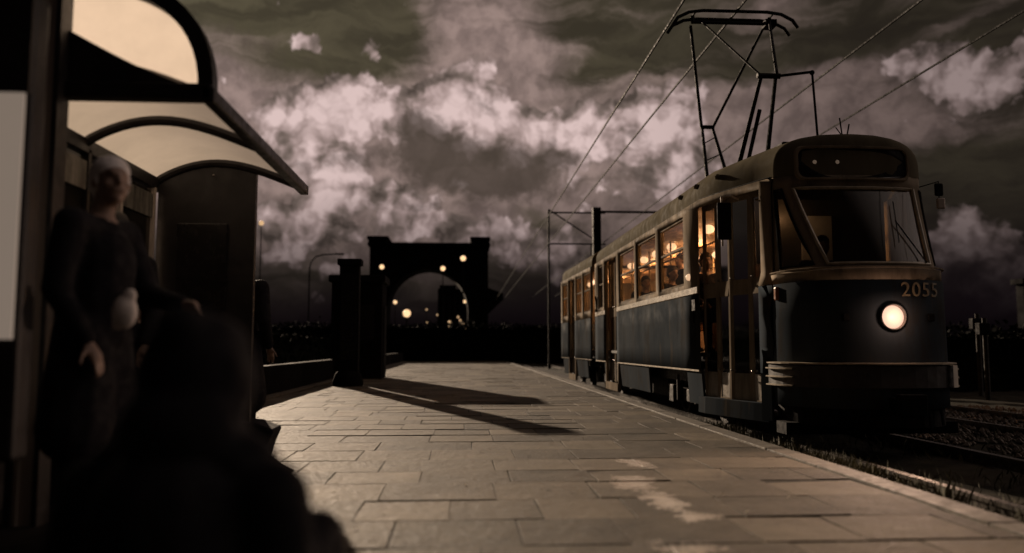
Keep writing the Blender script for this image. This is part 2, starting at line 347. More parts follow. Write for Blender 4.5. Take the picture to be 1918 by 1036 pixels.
# ------------------------------------------------------------------ GROUND
def build_ground():
    tag(MB().face([(-900, -300, -.30), (900, -300, -.30), (900, 1500, -.30), (-900, 1500, -.30)]).build('ground', M['asphalt']), kind='structure')
    # platform bed (joint mortar), just below the slabs
    jm = mat('joint_soil', (.03, .024, .017), .95, 0, .3, 10, .3, 60, spec=.1)
    tag(MB().box(-3.34, 2.83, -3, 50, -.29, -.0055).build('platform_bed', jm), kind='structure')
    # slabs
    m = bpy.data.materials.new('paving_slab'); m.use_nodes = True; w = NT(m.node_tree); p = w.n['Principled BSDF']
    tc = w.n.new('ShaderNodeTexCoord').outputs['Object']
    at = w.n.new('ShaderNodeAttribute'); at.attribute_name = 'tone'; tone = at.outputs['Fac']
    n1 = w.noise(tc, 1.6, 7, .65); n2 = w.noise(tc, 26, 5, .7); n3 = w.noise(tc, 120, 3, .6)
    f = w.m('ADD', w.m('MULTIPLY', w.m('SUBTRACT', n1, .5), 1.3), w.m('ADD', w.m('MULTIPLY', w.m('SUBTRACT', n2, .5), .9), tone))
    c = w.ramp(f, [(0, (.055, .043, .029)), (.35, (.115, .092, .064)), (.7, (.175, .142, .10)), (1, (.26, .215, .155))])
    dirt = w.mr(w.noise(w.vm('MULTIPLY', tc, (1, .6, 1)), .9, 6, .7, .4), .56, .72)
    c = w.mix(w.m('MULTIPLY', dirt, .7), c, (.04, .032, .022))
    chip = w.m('MULTIPLY', w.mr(w.noise(tc, 1.1, 3, .5), .58, .66), w.mr(w.noise(tc, 14, 6, .75), .52, .60))
    c = w.mix(w.m('MULTIPLY', chip, .8), c, (.022, .018, .012))
    grit = w.mr(w.noise(tc, 75, 2, .5), .64, .72); c = w.mix(w.m('MULTIPLY', grit, .55), c, (.33, .27, .19))
    grit2 = w.mr(w.noise(tc, 48, 3, .6), .40, .33); c = w.mix(w.m('MULTIPLY', grit2, .6), c, (.03, .024, .016))
    gum = w.mr(w.vor(tc, 3.1, 'F1'), .05, .035); c = w.mix(w.m('MULTIPLY', gum, .7), c, (.035, .03, .022))
    w.set(p.inputs['Base Color'], c)
    # glossy wet patches near the tram, carrying a painted glint
    def glint_spot(cx, cy, rx, ry, rot):
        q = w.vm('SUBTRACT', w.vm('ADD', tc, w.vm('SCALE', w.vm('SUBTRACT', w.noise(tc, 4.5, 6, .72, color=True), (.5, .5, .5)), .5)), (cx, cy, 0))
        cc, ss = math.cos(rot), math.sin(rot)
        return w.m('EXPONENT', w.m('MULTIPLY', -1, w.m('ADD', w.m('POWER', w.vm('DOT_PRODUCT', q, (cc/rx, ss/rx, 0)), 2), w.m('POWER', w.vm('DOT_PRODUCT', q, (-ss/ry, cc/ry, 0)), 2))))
    g = w.m('ADD', w.m('ADD', glint_spot(1.36, 6.25, .10, .28, .3), glint_spot(1.15, 5.42, .17, .30, -.2)), w.m('ADD', w.m('MULTIPLY', glint_spot(1.19, 4.72, .13, .32, .1), .9), w.m('ADD', w.m('MULTIPLY', glint_spot(1.24, 4.25, .12, .16, 0), .8), w.m('MULTIPLY', glint_spot(1.0, 3.65, .28, .2, 0), .62))))
    wet_glint = w.mr(w.m('ADD', g, w.m('MULTIPLY', w.m('SUBTRACT', n2, .5), 1.1)), .40, .78)
    # the bright glint is put into the slab colour as a pale tone
    c = w.mix(w.m('MULTIPLY', wet_glint, .95), c, (.86, .74, .63)); w.set(p.inputs['Base Color'], c)
    w.set(p.inputs['Coat Weight'], w.m('MULTIPLY', wet_glint, .6)); p.inputs['Coat IOR'].default_value = 1.6; p.inputs['Coat Roughness'].default_value = .2
    w.set(p.inputs['Roughness'], w.m('ADD', w.m('MULTIPLY', w.m('SUBTRACT', 1, wet_glint), w.mr(n2, .3, .7, .5, .8)), .07))
    w.set(p.inputs['Specular IOR Level'], w.m('MULTIPLY_ADD', wet_glint, .2, .22))
    b = w.n.new('ShaderNodeBump'); b.inputs['Distance'].default_value = .042
    w.set(b.inputs['Strength'], w.m('MULTIPLY', w.m('SUBTRACT', 1, w.m('MULTIPLY', wet_glint, .8)), .55))
    w.set(b.inputs['Height'], w.m('ADD', w.m('MULTIPLY', w.noise(tc, 3.5, 8, .72), 1.6), w.m('MULTIPLY', n3, .3))); w.l.new(b.outputs[0], p.inputs['Normal'])
    verts, faces, tones = [], [], []
    rng = random.Random(3); ang = R(-1.2); ca, sa = math.cos(ang), math.sin(ang)
    y = -3.0
    while y < 49.8:
        rh = rng.choice([.5, .56, .6, .6]); x = -3.3-rng.random()*.6
        while x < 2.66:
            wd = rng.choice([.5, .58, .62, .7, .85]); x0, x1 = max(x, -3.3), min(x+wd, 2.665); x += wd
            if x1-x0 < .08: continue
            g = .0025+rng.random()*.004
            X0, X1, Y0, Y1 = x0+g, x1-g, y+g, y+rh-g
            h = rng.uniform(-.002, .002); tx = rng.uniform(-.002, .002); ty = rng.uniform(-.005, .005)
            t = rng.random()**1.5*.6+.12; bv = .0012; i = len(verts)
            cx, cy = (X0+X1)/2, (Y0+Y1)/2
            def Z(px, py): return h+tx*(px-cx)/(wd*.5)+ty*(py-cy)/(rh*.5)
            ring = [(X0, Y0), (X1, Y0), (X1, Y1), (X0, Y1)]
            ring = [(a+rng.uniform(-.004, .004), b_+rng.uniform(-.004, .004)) for a, b_ in ring]
            for (a, b_) in ring: verts.append((a, b_, -.05))
            for (a, b_) in ring: verts.append((a, b_, Z(a, b_)-bv*.8))
            for (a, b_) in ring:
                a2 = a+(bv if a < cx else -bv); b2 = b_+(bv if b_ < cy else -bv); verts.append((a2, b2, Z(a2, b2)))
            for k in range(4):
                k2 = (k+1) % 4
                faces.append((i+k, i+k2, i+4+k2, i+4+k)); faces.append((i+4+k, i+4+k2, i+8+k2, i+8+k))
            faces.append((i+8, i+9, i+10, i+11)); tones += [t]*12
        y += rh
    # the paving runs slightly askew to the kerb
    me = bpy.data.meshes.new('platform_paving'); me.from_pydata(verts, [], faces)
    a = me.attributes.new('tone', 'FLOAT', 'POINT'); a.data.foreach_set('value', tones)
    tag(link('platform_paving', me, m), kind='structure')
    fl = mat('shelter_shade', (.012, .010, .009), .9, 0, .3, 5, .4, 40, spec=.1)  # dark sheet over the slabs, painted in place of the shelter's shade
    tag(MB().prism([(-3.3, -3), (-1.0, -3), (-1.0, 3.9), (-1.25, 4.7), (-1.5, 5.5), (-3.3, 6.3)], 'Z', -.004, .014).build('shade_sheet', fl), kind='structure')
    km = mat('kerb_granite', (.115, .095, .07), .75, 0, .35, 8, .5, 50)
    k = MB(); yy = -3.0
    while yy < 50:
        L = 1.0; d = rng.uniform(-.004, .004)
        k.box(2.68+d, 2.86+d, yy+.006, yy+L-.006, -.3, .012+rng.uniform(-.003, .004)); yy += L
    o = k.build('kerb', km, bevel=.004); tag(o, kind='structure')
    # left kerb
    k = MB(); yy = -3.0
    while yy < 50: k.box(-3.56, -3.345, yy+.006, yy+.994, -.3, .02+rng.uniform(-.004, .004)); yy += 1
    tag(k.build('kerb', km, bevel=.004), kind='structure')
    # track bed, right of the platform
    bed = mat('track_soil', (.030, .026, .018), .95, 0, .5, 3, .8, 30, spec=.1)
    b = MB(); rows = []
    for iy in range(0, 160):
        Y = -3+iy*.42; rows.append([(2.87+ix*.35, Y, -.19+.05*math.sin(ix*2.1+iy*.7)*rng.random()) for ix in range(0, 34)])
    tag(b.grid(rows).build('track_bed', bed, smooth=True), kind='structure')
    rail = MB()
    for cx in (4.18, 7.55):
        for s in (-1, 1):
            X = cx+s*.7175
            rail.box(X-.035, X+.035, -3, 50, -.115, -.085); rail.box(X-.01, X+.01, -3, 50, -.2, -.115)
    tag(rail.build('rails', M['steel']), kind='structure')
    # ballast stones
    sm = mat('ballast_stone', (.16, .13, .105), .85, 0, .4, 3)
    st = MB()
    for _ in range(3600):
        X = rng.uniform(5.4, 9.5); Y = rng.uniform(3.5, 14); r = rng.uniform(.02, .055)
        pts = [Vector((rng.uniform(-1, 1), rng.uniform(-1, 1), rng.uniform(-.7, .8))).normalized()*r for _ in range(6)]
        i = len(st.v); c = Vector((X, Y, -.16)); z = [c+Vector((r, 0, 0)), c+Vector((0, r, rng.uniform(-.2, .2)*r)), c+Vector((-r, 0, 0)), c+Vector((0, -r, 0)), c+Vector((rng.uniform(-.4, .4)*r, 0, r*.8)), c+Vector((0, 0, -r))]
        st.v += [tuple(q) for q in z]
        for f in ((0, 1, 4), (1, 2, 4), (2, 3, 4), (3, 0, 4), (1, 0, 5), (2, 1, 5), (3, 2, 5), (0, 3, 5)): st.f.append(tuple(i+q for q in f)); st.mi.append(0)
    tag(st.build('ballast_gravel', sm, merge=False), 'loose pale stones scattered between the tram rails', 'gravel', kind='stuff')
    # grass at the kerb and on the bed
    gm = mat('dry_grass', (.085, .075, .035), .8, 0, .5, 2)
    gr = MB()
    for _ in range(9000):
        Y = rng.uniform(2.6, 10)**1.0
        X = 2.9+abs(rng.gauss(0, .28)) if rng.random() < .7 else rng.uniform(2.9, 8.5)
        if math.sin(Y*2.3+X*1.7)+math.sin(Y*5.1) < -.3: continue
        h = rng.uniform(.05, .2)*(1.2 if X < 3.3 else .7); a = rng.uniform(0, 6.28); l = rng.uniform(.02, .09); wd = .004
        dx, dy = math.cos(a), math.sin(a)
        gr.face([(X-dy*wd, Y+dx*wd, -.2), (X+dy*wd, Y-dx*wd, -.2), (X+dx*l*.4+dy*wd*.6, Y+dy*l*.4-dx*wd*.6, -.2+h*.65), (X+dx*l, Y+dy*l, -.2+h)])
    tag(gr.build('grass', gm, merge=False), 'dry tufts of grass growing along the kerb beside the track', 'grass', kind='stuff')
    # small litter on the slabs
    lm = mat('paper_scrap', (.75, .68, .55), .6)
    for (lx, ly) in [(-.52, 4.1), (-.55, 3.95), (.38, 3.3), (2.3, 5.9), (1.95, 4.75), (1.55, 4.35), (-1.9, 11.5), (1.2, 7.9), (1.5, 3.4), (1.6, 4.9), (.03, 5.3)]:
        o = MB().box(-.009, .009, -.006, .006, 0, .004).build('paper_scrap', lm); o.location = (lx, ly, .008); o.rotation_euler = (0, .3, rng.random()*3)
        tag(o, 'tiny pale scrap of litter lying on the paving slabs', 'litter', 'scraps of litter on the platform')
build_ground()

# ------------------------------------------------------------------ TRAM
CX = 4.18; NOSE_Y = 8.4
def wf(z): return .86 if z < 1.68 else .82          # half width at the front corner
def nl(z):                                                      # nose length
    if z < 1.68: return .84+.05*max(0, 1-(z-.2)/1.5)
    t = min(1, (z-1.68)/.95); return .79-.57*t
def side_w(Y, z):
    if Y >= 9.7: return 1.2
    t = (Y-NOSE_Y)/1.3; t = max(0, t); s = t*(1.25-.25*t)
    return wf(z)+(1.2-wf(z))*min(1, s)
def roofk(z):                                                   # shrink of the plan above the gutter
    if z <= 2.76: return 1, 1
    u = min(1, (z-2.76)/.44); a = math.asin(min(1, u**(1/.62))); c = math.cos(a)**.62
    return c, c**.35
def PS(Y, z, side):                                             # point on a side
    k, _ = roofk(z);  return (CX+side*side_w(Y, z)*k, Y, z)
def PN(q, z, off=0):                                            # q 0..1 left corner -> right corner round the nose
    a = q*math.pi; e = .82; k, kn = roofk(z)
    c = math.cos(a); x = -math.copysign(abs(c)**e, c)*(wf(z)*k+off); y = (math.sin(a) ** e)*(nl(z)*kn+off)
    return (CX+x, NOSE_Y-y, z)
tram = empty('tram', (CX, 12, -.09)); TO = Vector((-CX, -12, .09))
tag(tram, 'old blue and cream articulated tram with one lit headlight and fleet number 2055', 'tram')
class TB(MB):
    def build(s, name, m, parent=None, **k):
        # coordinates are written in world metres; shift into the tram's frame
        s.v = [tuple(Vector(p)+TO) for p in s.v]
        return MB.build(s, name, m, tram if parent is None else parent, **k)

Z_SK, Z_TR0, Z_TR1, Z_B0, Z_B1, Z_W0, Z_W1, Z_G = .14, .62, .70, 1.56, 1.64, 1.71, 2.64, 2.73
AX, AY = CX, 17.9                                               # articulation pivot
def rearpt(x, y, z):
    a = R(1.64); dx, dy = x-AX, y-AY; return (AX+dx*math.cos(a)-dy*math.sin(a), AY+dx*math.sin(a)+dy*math.cos(a), z)

LEFT_WINS = [(10.44, 11.78), (11.98, 13.33), (13.5, 14.85), (16.55, 17.15)]
LEFT_DOOR = (15.1, 16.35)
FRONT_DOOR = (8.56, 9.86)
BOGIES = [(10.5, 12.7), (16.6, 19.2)]
RIGHT_WINS = [(9.9, 11.2), (11.4, 12.7), (12.9, 14.2), (14.4, 15.7), (15.9, 17.2)]
REAR_WINS = [(18.2, 19.15), (19.3, 20.15), (21.45, 22.35)]
REAR_DOOR = (20.3, 21.3)
def lerp(a, b, t): return a+(b-a)*t

def side_panels(side, y0, y1, wins, doors, fn, lower, upper):
    """fn(Y,z) gives the skin point; lower = blue mesh builder, upper = cream"""
    cuts = sorted(set([y0, y1]+[a for w_ in wins+doors for a in w_]+[9.7] if y0 < 9.7 else [y0, y1]+[a for w_ in wins+doors for a in w_]))
    extra = []
    for a, b in zip(cuts, cuts[1:]):
        n = max(1, int((b-a)/.5)); extra += [lerp(a, b, k/n) for k in range(n)]
    ys = extra+[cuts[-1]]
    def inside(y, L): return any(a-1e-4 <= y <= b+1e-4 for a, b in L)
    zs = [Z_TR0, .9, 1.25, Z_B0]
    rows = [[fn(y, z) for y in ys] for z in zs]; skip = {(i, j) for i in range(3) for j in range(len(ys)-1) if inside((ys[j]+ys[j+1])/2, doors)}
    lower.grid(rows, skip)
    zs = [Z_B0, Z_W0, Z_W1, Z_G]
    rows = [[fn(y, z) for y in ys] for z in zs]; skip = set()
    for j in range(len(ys)-1):
        ym = (ys[j]+ys[j+1])/2
        if inside(ym, doors): skip |= {(0, j), (1, j)}
        if inside(ym, wins): skip.add((1, j))
    upper.grid(rows, skip)

def window(name, fn, a, b, z0, z1, parent_list, bar=True, side=-1, mg='glass', zbar=.56, frame_m='cream', fw=.035):
    """a framed window: frame > pane (proud rim, glass set in)"""
    def out(p, d): return Vector(p)+Vector((side*d, 0, 0))
    f = TB()
    def strip(ya, yb, za, zb):
        n = max(1, int(abs(yb-ya)/.4))
        for k in range(n):
            A, B = lerp(ya, yb, k/n), lerp(ya, yb, (k+1)/n)
            o = [out(fn(A, za), .012), out(fn(B, za), .012), out(fn(B, zb), .012), out(fn(A, zb), .012)]
            i = [out(fn(A, za), -.03), out(fn(B, za), -.03), out(fn(B, zb), -.03), out(fn(A, zb), -.03)]
            f.face(o); f.face(i)
            for q in range(4): f.face([o[q], o[(q+1) % 4], i[(q+1) % 4], i[q]])
    strip(a-.01, b+.01, z1-fw, z1+.012); strip(a-.01, b+.01, z0-.012, z0+fw); strip(a-.01, a+fw, z0+fw, z1-fw); strip(b-fw, b+.01, z0+fw, z1-fw)
    if bar: zz = lerp(z0, z1, zbar); strip(a+fw, b-fw, zz-.014, zz+.014)
    fo = f.build('window', M[frame_m])
    g = TB(); n = max(1, int((b-a)/.4))
    g.grid([[out(fn(lerp(a, b, k/n), z), -.012) for k in range(n+1)] for z in (z0, z1)])
    go = g.build('pane', M[mg], parent=fo)
    go.matrix_parent_inverse = Matrix()
    return fo

def build_tram():
    Ls = lambda y, z: PS(y, z, -1)
    Rs = lambda y, z: PS(y, z, 1)
    RL = lambda y, z: rearpt(CX-1.2, y, z)
    RR = lambda y, z: rearpt(CX+1.2, y, z)
    lo, up = TB(), TB()
    side_panels(-1, NOSE_Y, 17.55, LEFT_WINS, [FRONT_DOOR, LEFT_DOOR], Ls, lo, up)
    side_panels(1, NOSE_Y, 17.55, RIGHT_WINS, [], Rs, lo, up)
    # nose: below the belt and up to the windscreen
    NQ = 40; qs = [k/NQ for k in range(NQ+1)]
    lo.grid([[PN(q, z) for q in qs] for z in (.30, Z_TR0, .9, 1.2, Z_B0)])
    # windscreen opening and cab side windows, cut in the nose band: columns lean back
    QA, QB, QC = .045, .245, .305                                # cab window q range, then the screen
    def band(q, z): return PN(q, z)
    cols = [0, QA, QB, QC]+[lerp(QC, 1-QC, k/14) for k in range(1, 14)]+[1-QC, 1-QB, 1-QA, 1]
    zs = [Z_B0, Z_B1, 1.665, 1.685, 1.73, 1.95, 2.15, 2.35, 2.585, 2.65, Z_G]
    def qv(q, z):                                               # the pillars lean: cab window narrows upward
        t = max(0, min(1, (z-1.73)/.85)); s = 1 if q > .5 else -1; qq = q if q <= .5 else 1-q
        if abs(qq-QB) < 1e-6: qq = lerp(QB, .13, t)
        elif abs(qq-QC) < 1e-6: qq = lerp(QC, .225, t)
        elif qq > QC+1e-6: qq = lerp(qq, .5-(.5-qq)*(.5-.225)/(.5-QC), t)
        return qq if q <= .5 else 1-qq
    rows = [[PN(qv(q, z), z) for q in cols] for z in zs]
    skip = set(); nc = len(cols)-1
    for i in range(4, 8):
        skip.add((i, 1)); skip.add((i, nc-2))
        for j in range(3, nc-3): skip.add((i, j))
    up.grid(rows, skip)
    body_lo = lo.build('lower_body', M['blue'], solid=.035, smooth=True)
    # windscreen glass + rubber
    def off(p, d):
        v = Vector((p[0]-CX, (p[1]-NOSE_Y-.2), 0)); v.normalize(); return Vector(p)+v*d
    ws = TB(); zz = zs[4:9]
    ws.grid([[off(PN(qv(q, z), z), -.012) for q in cols[3:-3]] for z in zz])
    o = ws.build('windscreen', M['screen'], smooth=True)
    ring = [PN(qv(q, 1.73), 1.73) for q in cols[3:-3]]+[PN(qv(cols[-4], z), z) for z in zz[1:]]+[PN(qv(q, 2.585), 2.585) for q in reversed(cols[3:-4])]+[PN(qv(cols[3], z), z) for z in reversed(zz[1:-1])]
    TB().tube([off(p, .004) for p in ring], .018, 6, closed=True).build('windscreen_rubber', M['trim'], parent=o, smooth=True).matrix_parent_inverse = Matrix()
    # wipers
    for qa, qb in ((.66, .58),):
        a_, b_ = off(PN(qa, 1.74), .03), off(PN(qb, 2.2), .03)
        TB().tube([a_, b_], .007, 6).tube([off(PN(qb-.02, 1.95), .035), off(PN(qb+.02, 2.42), .035)], .006, 6).build('wiper', M['black'], parent=o)
    for lo_, hi_ in ((1, 2), (nc-2, nc-1)):
        g = TB(); g.grid([[off(PN(qv(cols[j], z), z), -.012) for j in (lo_, hi_)] for z in zz]); c = g.build('cab_window', M['glass'])
        rg = [PN(qv(cols[lo_], z), z) for z in zz]+[PN(qv(cols[hi_], z), z) for z in reversed(zz)]
        TB().tube([off(p, .002) for p in rg], .014, 6, closed=True).build('window_rubber', M['dark'], parent=c, smooth=True)
    # roof: front section
    zr = [Z_G, 2.80, 2.87, 2.93, 2.99, 3.04, 3.09, 3.13, 3.16, 3.185, 3.198]
    ysr = [17.55, 16, 14.5, 13, 11.5, 10.5, 9.7, 9.3, 9.0, 8.7]
    rf = TB(); rr = []
    for z in zr: rr.append([PS(y, z, -1) for y in ysr]+[PN(q, z) for q in qs]+[PS(y, z, 1) for y in reversed(ysr)])
    zt = zr[-1]; n = len(rr[0]); rf.grid(rr)
    top = rr[-1]
    rf.grid([[top[j] for j in range(len(ysr)+NQ//2+1)], [top[n-1-j] for j in range(len(ysr)+NQ//2+1)]])
    roof = rf.build('roof', M['roofp'], smooth=True)
    g = TB()
    for sd in (-1, 1): g.tube([Vector(PS(y, Z_G, sd))+Vector((0, 0, .005)) for y in [17.55, 15, 12, 9.7, 9.3, 8.9, 8.6, 8.42]], .017, 6)
    g.build('gutter', M['dark'], parent=roof)
    # roof vents, lifting lugs, front fairing
    for y in (9.35, 9.95, 10.7):
        TB().lathe([(.001, 0), (.035, 0), (.04, .03), (.02, .055), (.001, .06)], PS(y, 2.92, -1), 10).build('roof_stud', M['roofp'], parent=roof, smooth=True)
    TB().box(CX-.5, CX+.45, 8.85, 9.9, 3.185, 3.265).build('roof_box', M['dark'], parent=roof, bevel=.02)
    TB().lathe([(.001, 0), (.05, 0), (.04, .05), (.001, .06)], (CX+.60, 8.8, 3.12), 12).build('roof_knob', M['dark'], parent=roof, smooth=True)
    TB().tube([(CX+.18, 8.75, 3.17), (CX+.14, 8.75, 3.52)], .009, 6).tube([(CX+.19, 8.75, 3.17), (CX+.25, 8.75, 3.45)], .009, 6).tube([(CX+.17, 8.75, 3.3), (CX+.09, 8.75, 3.41)], .007, 6).build('antenna', M['dark'], parent=roof)
    # destination display in the roof front
    dz0, dz1 = 2.70, 3.02
    def dq(x, z): # point on nose at lateral x
        k, kn = roofk(z); c = -x/(wf(z)*k); c = max(-1, min(1, c)); a = math.acos(math.copysign(abs(c)**(1/.82), c)); return Vector(PN(a/math.pi, z))
    def round_loop(x0, x1, z0, z1, r, off_):
        pts = []
        for (cx_, cz_, a0) in ((x1-r, z0+r, -90), (x1-r, z1-r, 0), (x0+r, z1-r, 90), (x0+r, z0+r, 180)):
            for k in range(5):
                a = R(a0+k*22.5); pts.append((cx_+r*math.cos(a), cz_+r*math.sin(a)))
        full = []
        for k, p in enumerate(pts):
            q2 = pts[(k+1) % len(pts)]; n_ = 1 if k % 5 != 4 else (14 if abs(q2[0]-p[0]) > abs(q2[1]-p[1]) else 3)
            full += [(lerp(p[0], q2[0], t/n_), lerp(p[1], q2[1], t/n_)) for t in range(n_)]
        return [dq(x, z)+Vector((0, -off_, 0)) for x, z in full]
    frp = TB(); l0 = round_loop(-.635, .635, dz0-.03, dz1+.03, .085, .004); l1 = round_loop(-.625, .625, dz0-.02, dz1+.02, .095, .035); l2 = round_loop(-.60, .60, dz0, dz1, .08, .030); l3 = round_loop(-.595, .595, dz0+.003, dz1-.003, .08, .008)
    frp.grid([l0, l1, l2, l3], closed=True)
    db = frp.build('destination_box', M['cream'], smooth=True)
    ins = TB(); ins.face(l3[::-1]); ins.build('display_pane', M['dial'], parent=db)
    for x in (-.42, -.18): TB().sphere(dq(x, 2.87)+Vector((0, .02, 0)), .03, 10, 8).build('display_lamp', mat('dim_bulb', (.3, .22, .16), .4, emit=(1, .7, .5), estr=.08), parent=db, smooth=True)
    # rear section
    lo2, up2 = TB(), TB()
    side_panels(-1, 18.15, 22.55, REAR_WINS, [REAR_DOOR], RL, lo2, up2); side_panels(1, 18.15, 22.55, [(18.4, 19.7), (19.9, 21.2)], [], RR, lo2, up2)
    tail = [rearpt(CX+1.2*math.cos(R(a)) if True else 0, 22.55+.45*math.sin(R(a)), 0) for a in range(180, -1, -15)]
    lo2.grid([[(p[0], p[1], z) for p in tail] for z in (Z_TR0, Z_B0)]); up2.grid([[(p[0], p[1], z) for p in tail] for z in (Z_B0, Z_G)])
    rs = lo2.build('rear_lower_body', M['blue'], solid=.035, smooth=True)
    up2.build('rear_upper_body', M['cream'], solid=.035, smooth=True)
    rr = []
    for z in zr:
        k, _ = roofk(z); rr.append([rearpt(CX-1.2*k, y, z) for y in (18.15, 19.5, 21, 22.55)]+[rearpt(CX-1.2*k*math.cos(R(a)), 22.55+.45*k*math.sin(R(a)), z) for a in range(15, 180, 15)]+[rearpt(CX+1.2*k, y, z) for y in (22.55, 21, 19.5, 18.15)])
    rb = TB(); rb.grid(rr); n = len(rr[0]); h = n//2+1; rb.grid([rr[-1][:h], [rr[-1][n-1-j] for j in range(h)]])
    r2 = rb.build('rear_roof', M['roofp'], smooth=True)
    TB().tube([rearpt(CX-1.2, y, Z_G+.005) for y in (18.15, 20, 22.55)], .017, 6).build('gutter', M['dark'], parent=r2)
    up.build('upper_body', M['cream'], solid=.035, smooth=True)
    # bellows at the joint
    bl = TB(); rows = []
    for k in range(13):
        y = 17.55+.6*k/12; s = 1.2-(.05 if k % 2 else .11); top_ = 3.14-(.04 if k % 2 else .1)
        sec = [(CX-s, .5), (CX-s, 2.7), (CX-s*.86, 2.95), (CX-s*.5, top_), (CX+s*.5, top_), (CX+s*.86, 2.95), (CX+s, 2.7), (CX+s, .5)]
        rows.append([(x, y, z) for x, z in sec])
    bl.grid(rows); bl.build('bellows', M['black'])
    TB().box(CX-1.235, CX-1.2, 17.2, 17.5, 2.0, 2.66).build('joint_panel', M['cream'], bevel=.01)
    TB().tube([(CX-1.24, 17.3, 1.72), (CX-1.26, 17.3, 2.0)], .02, 8).tube([(CX-1.24, 17.3, 1.72), (CX-1.24, 17.3, 1.66)], .035, 8).build('joint_lock', M['dark'])
    # trims
    def trim(name, pts, z0, z1, t, m, parent=None):
        f = TB(); rows = []
        for p, nrm in pts:
            p = Vector(p); nrm = Vector(nrm)
            rows.append([(p+nrm*.001)*1 + Vector((0, 0, z0)), p+nrm*t+Vector((0, 0, z0+.005)), p+nrm*t+Vector((0, 0, z1-.005)), p+nrm*.001+Vector((0, 0, z1))])
        f.grid(rows, closed=True)
        return f.build(name, m, parent=parent)
    def sidepts(ys, fn, side): return [((fn(y, 1.0)[0], fn(y, 1.0)[1], 0), (side, 0, 0)) for y in ys]
    for (a, b) in ((9.86, 15.1), (16.35, 17.55)):
        trim('belt_trim', sidepts([a, b], Ls, -1), Z_B0+.01, Z_B1+.02, .035, M['trim']); trim('waist_trim', sidepts([a, b], Ls, -1), Z_TR0-.03, Z_TR0+.025, .03, M['trim']); trim('waist_trim', sidepts([a, b], Ls, -1), Z_TR0+.04, Z_TR0+.085, .034, M['trim'])
    trim('belt_trim', sidepts([17.55, 12, 9.7], Rs, 1), Z_B0+.01, Z_B1+.02, .03, M['trim'])
    for (a, b) in ((18.15, 20.3), (21.3, 22.55)):
        trim('belt_trim', sidepts([a, b], RL, -1), Z_B0+.01, Z_B1+.02, .035, M['trim']); trim('waist_trim', sidepts([a, b], RL, -1), Z_TR0-.02, Z_TR0+.06, .03, M['trim'])
    for y in (10.9, 12.4, 13.9): TB().box(CX-1.2035, CX-1.19, y-.004, y+.004, .76, 1.56).build('panel_seam', M['dark'])
    for y in (10.3, 11.1, 12.0, 12.9, 13.8, 14.7): TB().sphere((CX-1.201, y, 1.50), .008, 8, 6).build('rivet', M['steel'])
    TB().box(CX-1.206, CX-1.19, 13.05, 13.35, 1.02, 1.22).build('vent_grille', M['dark'], bevel=.004)
    # nose bumper with wrap-round ribs
    def nosepts(q0, q1, n=24, z=.65): return [((PN(lerp(q0, q1, k/n), z)[0], PN(lerp(q0, q1, k/n), z)[1], 0), tuple((off(PN(lerp(q0, q1, k/n), z), 1)-Vector(PN(lerp(q0, q1, k/n), z))))) for k in range(n+1)]
    bu = trim('bumper', nosepts(.0, 1), .50, .72, .06, mat('bumper_grey', (.045, .04, .038), .7, .0))
    trim('bumper_lip', nosepts(.0, 1), .725, .748, .08, M['trim'], parent=bu)
    for q0, q1 in ((0.0, .14), (.74, 1)):
        for z in (.50, .585, .67): trim('bumper_rib', nosepts(q0, q1, 10), z, z+.022, .095, M['trim'], parent=bu)
    trim('bumper_end', nosepts(.70, .745, 3), .50, .725, .105, mat('white_enamel', (.8, .72, .6), .5), parent=bu)
    trim('belt_trim', nosepts(0, 1, 30, 1.6), Z_B1+.035, Z_B1+.055, .012, M['cream'])
    # front valance
    vq = TB(); vq.grid([[off(PN(q, z), -.05) for q in qs] for z in (.12, .5)]); vq.build('front_valance', M['dark'], solid=.02)
    # skirts (left): segments between the bogies
    for a, b in ((9.86, 10.5), (12.7, 15.1), (16.35, 16.65), (18.8, 20.3), (21.3, 22.4)):
        fn = RL if a > 18 else Ls
        sk = TB(); n_ = 4; rows = [[fn(lerp(a, b, k/n_), Z_TR0) for k in range(n_+1)], [Vector(fn(lerp(a, b, k/n_), .2))+Vector((.03, 0, -.02)) for k in range(n_+1)]]
        sk.grid(rows); sk.build('skirt', M['blue'], solid=.03)
    # front door surround: sill box + lintel below the roof line
    s = TB()
    ys = [lerp(FRONT_DOOR[0]-.1, FRONT_DOOR[1]+.05, k/6) for k in range(7)]
    s.grid([[PS(y, z, -1) for y in ys] for z in (.10, .27)]); s.grid([[PS(y, .27, -1) for y in ys], [Vector(PS(y, .27, -1))+Vector((.25, 0, 0)) for y in ys]])
    s.build('door_step', M['blue'], solid=.03)
    TB().tube([Vector(PS(y, .275, -1))+Vector((-.008, 0, 0)) for y in ys[1:-1]], .014, 6).build('step_edge', M['trim'])
    TB().grid([[PS(y, z, -1) for y in (FRONT_DOOR[0]-.16, FRONT_DOOR[0])] for z in (.12, .62)]).build('corner_skirt', M['blue'], solid=.03)
